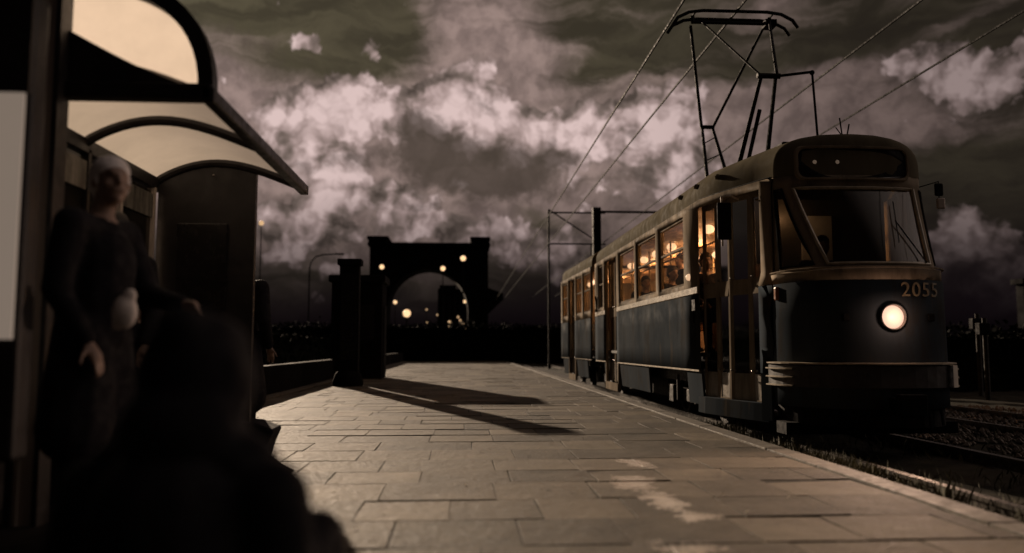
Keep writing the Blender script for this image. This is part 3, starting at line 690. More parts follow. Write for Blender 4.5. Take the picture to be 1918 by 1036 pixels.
    # folding door leaves
    def door(name, y0, y1, fn, n, side=-1, zbot=.28):
        d = None; W = (y1-y0)/n; depth = .05
        for k in range(n):
            a, b = y0+k*W, y0+(k+1)*W; fold = .045 if k % 2 else 0
            def P(t, z, dd=0): # leaf plane, slightly folded
                y = lerp(a, b, t); fo_ = fold*(1-t)+(.045-fold)*t; p = Vector(fn(y, z)); return p+Vector((depth+fo_+dd, 0, 0))
            f = TB()
            def bar(t0, t1, z0, z1, m_=0):
                o_ = [P(t0, z0), P(t1, z0), P(t1, z1), P(t0, z1)]; i_ = [P(t0, z0, .03), P(t1, z0, .03), P(t1, z1, .03), P(t0, z1, .03)]
                f.face(o_); f.face(i_)
                for q in range(4): f.face([o_[q], o_[(q+1) % 4], i_[(q+1) % 4], i_[q]])
            fw = .13; bar(0, fw, zbot, 2.68); bar(1-fw, 1, zbot, 2.68); bar(fw, 1-fw, 2.60, 2.68); bar(fw, 1-fw, 1.50, 1.68); bar(fw, 1-fw, zbot, zbot+.03)
            leaf = f.build(name, M['cream'])
            TB().face([P(fw, 1.68, .012), P(1-fw, 1.68, .012), P(1-fw, 2.60, .012), P(fw, 2.60, .012)]).build('upper_pane', M['glass'], parent=leaf)
            TB().face([P(fw, .60, .012), P(1-fw, .60, .012), P(1-fw, 1.50, .012), P(fw, 1.50, .012)]).build('lower_pane', M['dglass'], parent=leaf)
            TB().face([P(fw, zbot+.03, .006), P(1-fw, zbot+.03, .006), P(1-fw, .60, .006), P(fw, .60, .006)]).build('kick_plate', M['kick'], parent=leaf)
            for hz in (.63, 1.70): TB().sphere(P(.9, hz, -.015), .016, 8, 6).build('hinge', M['steel'], parent=leaf, smooth=True)
    door('door', FRONT_DOOR[0], FRONT_DOOR[1], Ls, 4)
    door('door', LEFT_DOOR[0], LEFT_DOOR[1], Ls, 4, zbot=.22); door('door', REAR_DOOR[0], REAR_DOOR[1], RL, 4, zbot=.22)
    for (a, b, fn) in ((LEFT_DOOR[0], LEFT_DOOR[1], Ls), (REAR_DOOR[0], REAR_DOOR[1], RL)):
        TB().grid([[Vector(fn(y, z))+Vector((0, 0, 0)) for y in (a, b)] for z in (.06, .21)]).build('door_step', M['cream'], solid=.03)
        for yy in (a, b):
            p = Vector(fn(yy, 0)); TB().box(p.x-.02, p.x+.03, yy-.025, yy+.025, .06, 2.7).build('door_jamb', M['cream'])
    for a, b in LEFT_WINS: window('window', Ls, a, b, Z_W0, Z_W1, None)
    for a, b in RIGHT_WINS: window('window', Rs, a, b, Z_W0, Z_W1, None, side=1)
    for a, b in REAR_WINS: window('window', RL, a, b, Z_W0, Z_W1, None)
    for a, b in ((18.4, 19.7), (19.9, 21.2)): window('window', RR, a, b, Z_W0, Z_W1, None, side=1)
    # underframe, bogies, wheels
    u = TB(); u.box(CX-1.0, CX+1.0, 9.8, 17.5, .42, .60); u.box(CX-.7, CX+.7, 8.3, 9.8, .42, .60); u.box(CX-1, CX+1, 18.2, 22.4, .42, .60); u.box(CX-.8, CX+.8, 13.0, 15.8, .1, .42); u.box(CX-.3, CX+.3, 17.2, 18.5, .35, .6); u.build('underframe', M['under'])
    for yc in (9.75+1.45, 17.9, 21.9):
        bg = TB(); bg.box(CX-.95, CX-.82, yc-1.2, yc+1.2, .12, .30).box(CX+.82, CX+.95, yc-1.2, yc+1.2, .12, .30).box(CX-.9, CX+.9, yc-.25, yc+.25, .1, .42)
        for yy in (-.9, .9): bg.box(CX-1.0, CX-.82, yc+yy-.14, yc+yy+.14, .08, .34)
        for yy in (-.45, .45): bg.tube([(CX-.98, yc+yy, .12), (CX-.98, yc+yy, .5)], .05, 10)
        b_ = bg.build('bogie', M['under'], bevel=.015)
        for yy in (-.9, .9):
            for sx in (-1, 1):
                X = CX+sx*.72
                wv = TB(); wv.lathe([(.01, -.05), (.10, -.06), (.12, -.02), (.24, -.015), (.26, -.05), (.31, -.05), (.32, .03), (.35, .035), (.35, .055), (.2, .05), (.01, .05)], (X, yc+yy, .225), 28, 'X'); wv.build('wheel', M['under'], parent=b_, smooth=True)
    TB().box(CX-.9, CX+.9, 8.0, 8.25, .02, .14).build('life_guard', M['dark'])
    TB().tube([(CX+.35, 7.55, .12), (CX+.35, 7.62, .5)], .015, 6).tube([(CX+.5, 7.6, .14), (CX+.5, 7.66, .5)], .015, 6).build('coupling_hose', M['black'])
    TB().box(CX-.08, CX+.08, 7.3, 8.2, .30, .42).box(CX-.13, CX+.13, 7.22, 7.32, .26, .46).build('coupler', M['dark'], bevel=.01)
    # headlight
    hc = Vector(PN(.5, 1.2)); hc.z = 1.19
    h_ = TB(); h_.lathe([(.13, .06), (.135, .0), (.13, -.03), (.12, -.035), (.112, -.012), (.108, .05)], hc, 32, 'Y'); hl = h_.build('headlight', M['steel'], smooth=True)
    TB().lathe([(.112, -.005), (.10, -.02), (.07, -.033), (.02, -.038), (.001, -.038)], hc, 32, 'Y').build('lens', M['head'], parent=hl, smooth=True)
    for x, z in ((.42, 1.19), (-.44, 1.19)):
        p = dq(x, z); TB().box(p.x-.035, p.x+.035, p.y-.03, p.y+.01, z-.04, z+.04).build('turn_signal', M['dark'], bevel=.012)
    for q, z in ((.04, 1.46), (.955, 1.46)):
        p = Vector(PN(q, z)); TB().box(p.x-.03, p.x+.03, p.y-.035, p.y+.035, z-.07, z+.07).build('marker_lamp', M['orange'], bevel=.015)
    # fleet number, laid on the curved nose
    cu = bpy.data.curves.new('number', 'FONT'); cu.body = '2055'; cu.size = .20; cu.extrude = .004; cu.space_character = 1.12; cu.resolution_u = 4
    to = bpy.data.objects.new('number', cu); COL.objects.link(to); bpy.context.view_layer.update()
    me = bpy.data.meshes.new_from_object(to.evaluated_get(bpy.context.evaluated_depsgraph_get())); bpy.data.objects.remove(to)
    xs = [v.co.x for v in me.vertices]; wmax = max(xs)
    for v in me.vertices:
        s_ = .10+v.co.x/wmax*.44; p = dq(s_, 1.47); v.co = Vector((p.x, p.y-.006-v.co.z-.01*0, 1.395+v.co.y*1.0))+TO
    link('fleet_number', me, M['gold'], tram)
    # mirrors
    mr = TB(); b0 = Vector(PS(8.95, 2.6, -1)); mr.tube([b0, b0+Vector((-.12, -.1, .02)), b0+Vector((-.2, -.02, .02)), b0+Vector((-.2, -.02, -.55))], .012, 8); m_ = mr.build('mirror', M['alu'], smooth=True)
    TB().box(b0.x-.26, b0.x-.10, b0.y-.06, b0.y-.02, 2.12, 2.55).build('mirror_glass', M['dark'], parent=m_, bevel=.015)
    rp = Vector((5.13, 8.2, 0)); mr = TB(); mr.tube([Vector(PS(8.5, 2.66, 1)), rp+Vector((0, .02, 2.68)), rp+Vector((0, .02, 2.40))], .007, 6); m_ = mr.build('mirror', M['dark'])
    TB().box(rp.x-.05, rp.x+.045, rp.y, rp.y+.03, 2.52, 2.66).build('mirror_glass', M['dark'], parent=m_, bevel=.015)
    TB().box(rp.x-.035, rp.x+.06, rp.y, rp.y+.03, 2.38, 2.50).build('mirror_glass', M['alu'], parent=m_, bevel=.015)
    # left side grab / plate by the front door
    TB().box(CX-1.245, CX-1.2, 9.93, 10.07, 1.36, 1.5).tube([(CX-1.23, 10.0, 1.36), (CX-1.23, 10.0, 1.2)], .02, 6).build('door_button', M['dark'])
    TB().sphere((CX-1.24, 10.18, 1.8), .045, 10, 8).build('side_lamp', mat_lamp('side_lamp_glow', (1, .62, .36), .8), smooth=True)
    # interior
    fl = TB(); fl.box(CX-1.15, CX+1.15, 9.75, 17.6, .78, .83); fl.box(CX-.72, CX+.72, 8.3, 9.75, .78, .83); fl.box(CX-1.15, CX+1.15, 17.6, 22.5, .78, .83); fl.build('interior_floor', M['under'])
    TB().box(CX-1.12, CX+1.12, 9.85, 17.5, 2.70, 2.715).box(CX-1.0, CX+1.1, 18.2, 22.4, 2.70, 2.715).build('ceiling_panel', M['inner'])
    TB().box(CX+1.10, CX+1.15, 9.8, 17.5, .83, 1.66).box(CX+1.0, CX+1.12, 18.3, 22.4, .83, 1.66).build('inner_lining', M['inner'])
    cab = TB(); cab.box(CX-.55, CX+1.1, 9.62, 9.66, .83, 2.73); cab.build('cab_partition', mat('cab_wall', (.07, .07, .06), .5))
    TB().box(CX-.60, CX-.56, 8.95, 9.62, .83, 1.9).build('cab_door', M['inner'])
    TB().box(CX-.55, CX+.6, 8.0, 8.25, 1.25, 1.5).build('driver_desk', M['dark'], bevel=.03)
    TB().box(CX+.02, CX+.40, 9.58, 9.615, 1.78, 2.52).build('cab_glass_reflection', mat('pale_reflection', (.85, .87, .8), .5))  # pale board standing in for the reflection in the partition glass
    lamps = []
    for y in (10.3, 11.5, 12.5, 13.6, 14.7, 15.7, 16.9):
        for x in (CX-.55, CX+.6): lamps.append((x, y, 2.63))
    for y in (18.6, 19.9, 21.2, 22.1): lamps.append((CX-.6, y, 2.63))
    proto = None
    for x, y, z in lamps:
        if proto is None:
            lm = TB(); lm.sphere((CX, 12, z-.0), .085, 16, 10, (1, 1, .8)); proto = lm.build('interior_lamp', M['lamp'], smooth=True); proto.location = (x-CX, y-12, 0)
            k = MB(); k.v = []; k.lathe([(.001, .0), (.05, .0), (.05, .03), (.001, .03)], (0, 0, 2.70+.09), 12); k.build('lamp_base', M['steel'], parent=proto)
        else:
            c = copy_tree(proto, tram, True); c.location = (x-CX, y-12, 0)
    for y in (10.4, 12.1, 13.8, 15.6, 17.1, 18.9, 20.6, 22.0):
        ld = bpy.data.lights.new('interior_light', 'POINT'); ld.energy = 24; ld.color = (1, .50, .22); ld.shadow_soft_size = .06
        lo_ = bpy.data.objects.new('interior_light', ld); COL.objects.link(lo_); lo_.parent = tram; lo_.location = Vector((CX, y, 2.5))+TO
    ld = bpy.data.lights.new('cab_light', 'POINT'); ld.energy = 1.1; ld.color = (1, .5, .24); ld.shadow_soft_size = .05
    lo_ = bpy.data.objects.new('cab_light', ld); COL.objects.link(lo_); lo_.parent = tram; lo_.location = Vector((CX-.2, 9.45, 2.5))+TO
    ld = bpy.data.lights.new('headlight_glow', 'POINT'); ld.energy = 2.0; ld.color = (1, .62, .45); ld.shadow_soft_size = .03
    lo_ = bpy.data.objects.new('headlight_glow', ld); COL.objects.link(lo_); lo_.parent = tram; lo_.location = Vector((CX, 7.38, 1.19))+TO
    ld = bpy.data.lights.new('headlight_beam', 'SPOT'); ld.energy = 260; ld.color = (1, .66, .48); ld.shadow_soft_size = .08; ld.spot_size = R(80); ld.spot_blend = 1
    lo_ = bpy.data.objects.new('headlight_beam', ld); COL.objects.link(lo_); lo_.parent = tram; lo_.location = Vector((CX, 7.40, 1.19))+TO
    lo_.rotation_euler = (Vector((CX, 7.40, 1.19))-Vector((1.7, 4.6, 0))).to_track_quat('Z', 'Y').to_euler()
    # handrails
    hr = TB()
    for x in (CX-.62, CX+.62): hr.tube([(x, 9.9, 2.38), (x, 17.3, 2.38)], .016, 8)
    for y in (10.2, 11.9, 13.4, 14.95, 16.5):
        for x in (CX-.62, CX+.62): hr.tube([(x, y, .83), (x, y, 2.7)], .017, 8)
    hr.tube([(CX-.95, 9.9, 1.95), (CX-.95, 9.3, 1.9)], .015, 8)
    hr.build('handrail', mat('warm_metal', (.5, .38, .24), .3, .7), smooth=True)
    sp = None
    for x in (CX-.85, CX+.85):
        for y in (10.7, 11.6, 12.5, 13.4, 14.3, 16.8):
            if sp is None:
                st = MB(); st.box(-.2, .2, -.2, .2, .4, .46).box(-.2, .2, .17, .22, .46, .92).tube([(0, 0, 0), (0, 0, .4)], .04, 8); sp = st.build('seat', M['seat'], tram, bevel=.02)
            else: c = sp.copy(); COL.objects.link(c); c.parent = tram; sp_ = c; sp_.location = Vector((x, y, .83))+TO; continue
            sp.location = Vector((x, y, .83))+TO
build_tram()

# ------------------------------------------------------------------ pantograph (part of the tram)
def build_panto():
    ZB = 3.32; nk, fk = (CX, 10.45, 4.60), (CX, 13.2, 4.65)
    b = TB()
    for y in (11.2, 12.6): b.tube([(CX-.45, y, ZB), (CX+.45, y, ZB)], .025, 8)
    for x in (-.42, .42): b.tube([(CX+x, 10.9, ZB), (CX+x, 12.9, ZB)], .022, 8)
    for x in (-.42, .42):
        for y in (11.0, 12.8): b.lathe([(.03, 0), (.05, .02), (.03, .04), (.05, .06), (.03, .08), (.04, .12)], (CX+x, y, 3.17), 10)
    pa = b.build('pantograph', M['dark'], smooth=True)
    f, f2 = TB(), TB()
    for s in (-1, 1):
        f.tube([(CX+s*.22, 11.25, ZB), (CX+s*.10, nk[1], nk[2])], [.036, .026], 8)
        f2.tube([(CX+s*.20, 12.55, ZB), (CX+s*.09, fk[1], fk[2])], [.034, .025], 8)
    f.tube([(CX-.05, 11.3, ZB+.1), (CX-.04, 10.7, 4.2)], .03, 8)
    f.tube([(CX-.16, nk[1], nk[2]), (CX+.16, nk[1], nk[2])], .04, 8); f2.tube([(CX-.12, fk[1], fk[2]), (CX+.12, fk[1], fk[2])], .035, 8)
    for t in (.25, .5, .75): f2.tube([(CX-lerp(.2, .09, t), lerp(12.55, fk[1], t), lerp(ZB, fk[2], t)), (CX+lerp(.2, .09, t+.1), lerp(12.55, fk[1], t+.1), lerp(ZB, fk[2], t+.1))], .009, 6)
    f.build('lower_arm', M['dark'], parent=pa, smooth=True); f2.build('lower_arm', M['dark'], parent=pa, smooth=True)
    hy, hz = 11.85, 6.0; u = TB()
    u.tube([(CX+.12, nk[1], nk[2]), (CX+.55, hy-.12, hz-.08)], [.025, .021], 8); u.tube([(CX-.1, nk[1], nk[2]), (CX-.55, hy-.12, hz-.08)], [.017, .015], 8)
    u.tube([(CX-.10, fk[1], fk[2]), (CX-.62, hy+.12, hz-.08)], [.027, .024], 8); u.tube([(CX+.10, fk[1], fk[2]), (CX+.55, hy+.12, hz-.08)], [.025, .021], 8)
    u.tube([(CX-.62, hy, hz-.07), (CX+.60, hy, hz-.07)], .029, 8); u.build('upper_arm', M['dark'], parent=pa, smooth=True)
    h = TB()
    for y in (-.16, .16):
        zt = hz+.03
        h.tube([(CX-.98, hy+y, zt-.22), (CX-.9, hy+y, zt-.1), (CX-.72, hy+y, zt-.01), (CX-.5, hy+y, zt+.02), (CX+.5, hy+y, zt+.02), (CX+.72, hy+y, zt-.01), (CX+.9, hy+y, zt-.1), (CX+.98, hy+y, zt-.22)], .027, 8)
    for x in (-.62, .6): h.tube([(CX+x, hy-.17, hz+.03), (CX+x, hy+.17, hz+.03)], .018, 8); h.tube([(CX+x, hy, hz+.03), (CX+x, hy, hz-.09)], .03, 8)
    h.box(CX+.5, CX+.68, hy-.1, hy+.1, hz-.13, hz-.03); h.build('collector_head', M['dark'], parent=pa, smooth=True)
    TB().tube([(CX+.12, nk[1], nk[2]), (CX+.5, 10.2, 4.58)], .02, 6).sphere((CX+.5, 10.2, 4.57), .035, 8, 6).tube([(CX+.5, 10.2, 4.58), (CX+.5, 10.05, 3.18)], .017, 6).build('pull_rod', M['dark'], parent=pa, smooth=True)
build_panto()

# ------------------------------------------------------------------ overhead line
def wire(x0, x1, z, label, sag=.0):
    t = MB(); t.tube([(lerp(x0, x1, k/10), lerp(-6, 90, k/10), z) for k in range(11)], .021, 5); o = t.build('overhead_wire', M['dark']); tag(o, label, 'wire', 'overhead wires above the tracks')
wire(3.2, 3.75, 6.08, 'overhead wire left of the pantograph above the platform edge')
wire(4.12, 4.5, 6.04, 'contact wire touching the pantograph of the tram')
wire(6.72, 7.3, 6.06, 'overhead wire just right of the pantograph above the far track')
wire(8.4, 9.6, 6.06, 'rightmost overhead wire passing over the roof of the cab')
def mast(x, y, h, arm, w_, label, brace=False):
    t = empty('catenary_mast', (x, y, -.25)); tag(t, label, 'mast', 'masts holding the overhead wires')
    b = MB(); b.box(-w_, w_, -w_, w_, 0, h); b.box(-w_*1.6, w_*1.6, -w_*1.6, w_*1.6, 0, .3); b.build('post', M['dark'], t, bevel=.01)
    a = MB(); a.tube([(0, 0, h-.15), (arm, 0, h-.15)], .045, 8)
    if brace: a.tube([(0, 0, h), (arm*.9, 0, h-1.7)], .035, 6).tube([(0, 0, h-1.75), (arm, 0, h-1.75)], .04, 6).tube([(arm*.75, 0, h-1.75), (arm*.75, 0, h-5.4)], .04, 6)
    a.build('arm', M['dark'], t)
mast(5.12, 30, 6.45, 2.6, .15, 'thick square mast with one level arm behind the tram roof')
mast(4.38, 40, 8.1, 2.9, .05, 'thin lattice braced mast farther down the line behind the tram', True)

# ------------------------------------------------------------------ far things
def build_bridge():
    D = 120; s = D/1500
    def X(px): a = (px-959)/1500; return D*math.tan(math.atan(a)+YAW)
    t = empty('bridge_gate', (X(803), D, -.3)); tag(t, 'massive dark stone bridge gateway with a round arch and two corner turrets', 'bridge gate')
    cx = X(803); h = lambda y: EYE+(650-y)*s*1.0+.3
    xl, xr = X(695)-cx, X(913)-cx; al, ar = X(728)-cx, X(876)-cx
    top = h(466); spring = h(585); apex = h(508)
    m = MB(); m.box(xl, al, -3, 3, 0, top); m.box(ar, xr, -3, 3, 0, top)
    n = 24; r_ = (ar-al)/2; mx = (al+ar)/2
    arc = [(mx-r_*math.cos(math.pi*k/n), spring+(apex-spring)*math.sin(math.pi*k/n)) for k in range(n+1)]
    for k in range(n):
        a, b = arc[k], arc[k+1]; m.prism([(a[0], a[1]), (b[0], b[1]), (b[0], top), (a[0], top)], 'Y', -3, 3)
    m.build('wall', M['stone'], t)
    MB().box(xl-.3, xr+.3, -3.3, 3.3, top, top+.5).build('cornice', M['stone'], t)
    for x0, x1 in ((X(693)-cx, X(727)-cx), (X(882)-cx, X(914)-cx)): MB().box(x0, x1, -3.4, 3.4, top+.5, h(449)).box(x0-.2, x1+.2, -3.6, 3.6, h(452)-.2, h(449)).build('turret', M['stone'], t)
    for sx, x in ((-1, xl), (1, xr)):
        MB().prism([(x, h(540)), (x+sx*2.3, h(550)), (x+sx*2.3, h(562)), (x, h(590))], 'Y', -1, 1).build('bracket', M['stone'], t)
build_bridge()
def globe_lamp(px, py, D, r, label, mk='globe', group='street lamps on and beyond the bridge'):
    a = (px-959)/1500; X = D*math.tan(math.atan(a)+YAW)
    ca = math.cos(math.atan2(X, D)-YAW); dist = math.hypot(X, D)*ca
    b = (518-py)/1500; z = EYE+dist*math.tan(math.atan(b)+PITCH)
    t = empty('street_lamp', (X, D, -.3)); tag(t, label, 'street lamp', group)
    r *= .85; hh = z+.3; m = MB(); m.tube([(0, 0, 0), (0, 0, hh-r)], [r*.3, r*.18], 8); m.lathe([(r*.8, 0), (r*.8, .3), (r*.3, .5)], (0, 0, 0), 10); m.build('post', M['dark'], t)
    MB().sphere((0, 0, hh), r, 14, 10).build('lamp_globe', M[mk], t, smooth=True)
for args in [(714, 500, 100, .34, 'glowing lamp before the left turret of the bridge gate'), (829, 503, 100, .36, 'glowing lamp right above the crown of the arch'), (867, 484, 100, .40, 'highest glowing lamp before the right turret of the bridge gate'),
             (740, 566, 150, .40, 'lamp glowing at the left inside edge of the arch'), (762, 587, 150, .85, 'largest and brightest lamp seen through the arch'), (870, 565, 150, .36, 'lamp glowing at the right inside edge of the arch'),
             (735, 626, 110, .28, 'low lamp near the foot of the left pier'), (782, 627, 150, .24, 'small low lamp left of centre under the arch')]: globe_lamp(*args)
for args in [(799, 580, 260, .3), (819, 590, 260, .3), (800, 604, 260, .25), (842, 603, 260, .5), (842, 611, 260, .4), (858, 594, 260, .4), (862, 600, 260, .4), (867, 606, 260, .4), (873, 614, 260, .3)]:
    globe_lamp(*args, 'tiny far lamp among the distant lights seen through the arch', 'globedim', 'tiny far lamps beyond the arch')
globe_lamp(485, 418, 60, .22, 'tall lamp glowing beside the dark end wall of the shelter', 'globedim', 'street lamps on the left')
def far_X(px, D): return D*math.tan(math.atan((px-959)/1500)+YAW)
def build_far():
    # tower block seen through the arch
    t = empty('tower_block', (far_X(848, 320), 320, -.3)); tag(t, 'dark tower block standing behind the right half of the arch', 'building')
    s = 320/1500; w_ = 28*s; hh = (650-540)*s+1
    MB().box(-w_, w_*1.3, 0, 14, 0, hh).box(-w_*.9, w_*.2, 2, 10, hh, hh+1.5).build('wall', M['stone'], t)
    for k in range(5): MB().box(-w_+2+k*2.2, -w_+3+k*2.2, -.1, .02, 6, hh-3).build('window', M['dial'], t)
    # long dark hedge closing the platform's far end, and a hedge on the road side
    def hedge(name, x0, x1, y0, y1, h, label, n):
        rng = random.Random(n); m = MB()
        m.box(x0+.15, x1-.15, y0+.15, y1-.15, -.3, h-.35)
        L = max(x1-x0, y1-y0); cnt = int(L*240)
        for _ in range(cnt):
            x = rng.uniform(x0, x1); y = rng.uniform(y0, y1); z = h-.45+abs(rng.gauss(0, .25)) if rng.random() < .6 else rng.uniform(0, h)
            if z < h-.3:
                if x1-x0 > y1-y0: y = y0+rng.random()*.3
                else: x = x1-rng.random()*.3
            z = min(z, h+.12+.3*math.sin(x*.7+y*.5)); r = rng.uniform(.05, .12)
            a = Vector((rng.uniform(-1, 1), rng.uniform(-1, 1), rng.uniform(-1, 1))).normalized()*r; b = a.cross(Vector((rng.uniform(-1, 1), rng.uniform(-1, 1), rng.uniform(-1, 1)))).normalized()*r
            c = Vector((x, y, z)); m.face([c-a, c-b*.6, c+a, c+b*.6])
        o = m.build(name, M['hedge'], merge=False); tag(o, label, 'hedge', 'dark hedges around the stop'); return o
    hedge('hedge', -30, 8.5, 52, 54, 2.45, 'long dark hedge closing the far end of the platform', 1)
    hedge('hedge', -9.5, -7.5, 8, 50, 1.5, 'dark hedge running along the road left of the platform', 2)
    hedge('hedge', 9.4, 26, 19, 20.4, 1.45, 'dark hedge right of the tram behind the far track', 3)
    # low wall on the left platform edge
    w = MB(); w.box(-3.80, -3.58, 6, 50, -.3, .55); o = w.build('low_wall', M['stone'], bevel=.01); tag(o, 'low dark wall along the left edge of the platform', 'wall')
    # street lamp with a bent neck
    t = empty('street_lamp', (far_X(578, 60), 60, -.3)); tag(t, 'thin unlit street lamp with a long bent neck left of the dark kiosk', 'street lamp', 'street lamps on the left')
    MB().tube([(0, 0, 0), (0, 0, 7.0), (.1, 0, 7.5), (.45, 0, 7.9), (1.0, 0, 8.05), (1.9, 0, 8.1)], .05, 8).build('post', M['dark'], t, smooth=True)
    MB().box(1.85, 2.5, -.12, .12, 8.04, 8.16).build('lamp_head', M['dark'], t, bevel=.03)
    # right side: dark building, poles
    t = empty('dark_building', (far_X(1998, 46), 46, -.3)); tag(t, 'black building block cut by the right edge of the photo', 'building')
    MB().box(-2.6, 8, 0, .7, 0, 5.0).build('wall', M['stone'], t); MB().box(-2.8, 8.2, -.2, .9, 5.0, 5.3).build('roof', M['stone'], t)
    for k in range(3): MB().box(-1.6+k*2, -.6+k*2, -.06, .02, 1.4, 3.0).build('window', M['dial'], t)
    for (px, D, hh, lb) in ((1843, 16, 1.75, 'slim post with a small box behind the tram on the right'), (1830, 17.5, 1.9, 'slimmer darker post just left of the boxed post')):
        t = empty('signal_post', (far_X(px, D), D, -.25)); tag(t, lb, 'post')
        MB().tube([(0, 0, 0), (0, 0, hh)], .05, 8).build('post', M['under'], t, smooth=True)
        MB().box(-.16, .08, -.08, .08, hh-.35, hh-.1).build('signal_box', M['dark'], t, bevel=.02)
    # parked car behind the left wall (only its lit edge shows)
    # shapes at the mouth of the arch: cars with lamps
    for i, (px, py, D, lb) in enumerate([(808, 636, 95, 'dark car with pale headlights driving toward us under the arch'), (755, 645, 100, 'dark car with red tail lamps under the arch')]):
        t = empty('car', (far_X(px, D), D, -.29)); tag(t, lb, 'car', 'cars under the arch')
        sec = [(-2.1, .3), (-2.15, .75), (-1.3, .9), (-.7, 1.4), (.8, 1.42), (1.5, .95), (2.1, .85), (2.15, .3)]
        MB().prism([(a, b) for a, b in sec], 'X', -.85, .85).build('body', M['dark'], t, bevel=.08)
        MB().prism([(-1.18, .93), (-.66, 1.34), (.76, 1.36), (1.35, .98)], 'X', -.86, .86).build('window', M['dial'], t)
        for sx in (-.8, .8):
            for yy in (-1.3, 1.3): MB().lathe([(.05, -.1), (.32, -.1), (.32, .1), (.05, .1)], (sx, yy, .32), 16, 'X').build('wheel', M['black'], t)
            MB().sphere((sx*.75, -2.12, .68), .12, 10, 8, (1.4, .4, .8)).build('headlight' if i == 0 else 'tail_lamp', M['globedim' if i == 0 else 'red'], t, smooth=True)
build_far()
def build_kiosk():
    t = empty('ticket_kiosk', (-2.98, 23.6, 0)); t.rotation_euler.z = 0; tag(t, 'black rectangular ticket kiosk standing on the platform behind the advertising pillar', 'kiosk')
    MB().box(-.72, .72, -.55, .75, 0, 2.75).build('body', M['stone'], t, bevel=.03)
    MB().box(-.80, .80, -.65, .85, 2.75, 2.95).build('roof', M['dark'], t, bevel=.02)
    w = MB().box(-.5, .5, -.58, -.56, 1.1, 2.1).build('window', M['dial'], t); MB().box(-.55, .55, -.72, -.56, 1.02, 1.08).build('counter', M['dark'], t)
    MB().box(.735, .75, -.2, .5, .1, 2.1).build('door', M['dark'], t)
    t = empty('advertising_pillar', (-2.62, 18.9, 0)); tag(t, 'slim black advertising pillar with a round foot in front of the dark kiosk', 'pillar')
    MB().lathe([(.34, 0), (.36, .08), (.30, .28), (.22, .36)], (0, 0, 0), 24).build('foot', M['stone'], t, smooth=True)
    MB().box(-.22, .24, -.14, .14, .3, 2.8).build('body', M['dark'], t, bevel=.02); MB().box(-.27, .29, -.19, .19, 2.8, 2.95).build('cap', M['dark'], t, bevel=.02)
    MB().box(-.18, .20, -.15, -.142, .6, 2.6).build('poster_panel', M['dial'], t)
    t = empty('bollard', (-.55, 19.9, 0)); 
    COL.objects.unlink(t); bpy.data.objects.remove(t)
build_kiosk()

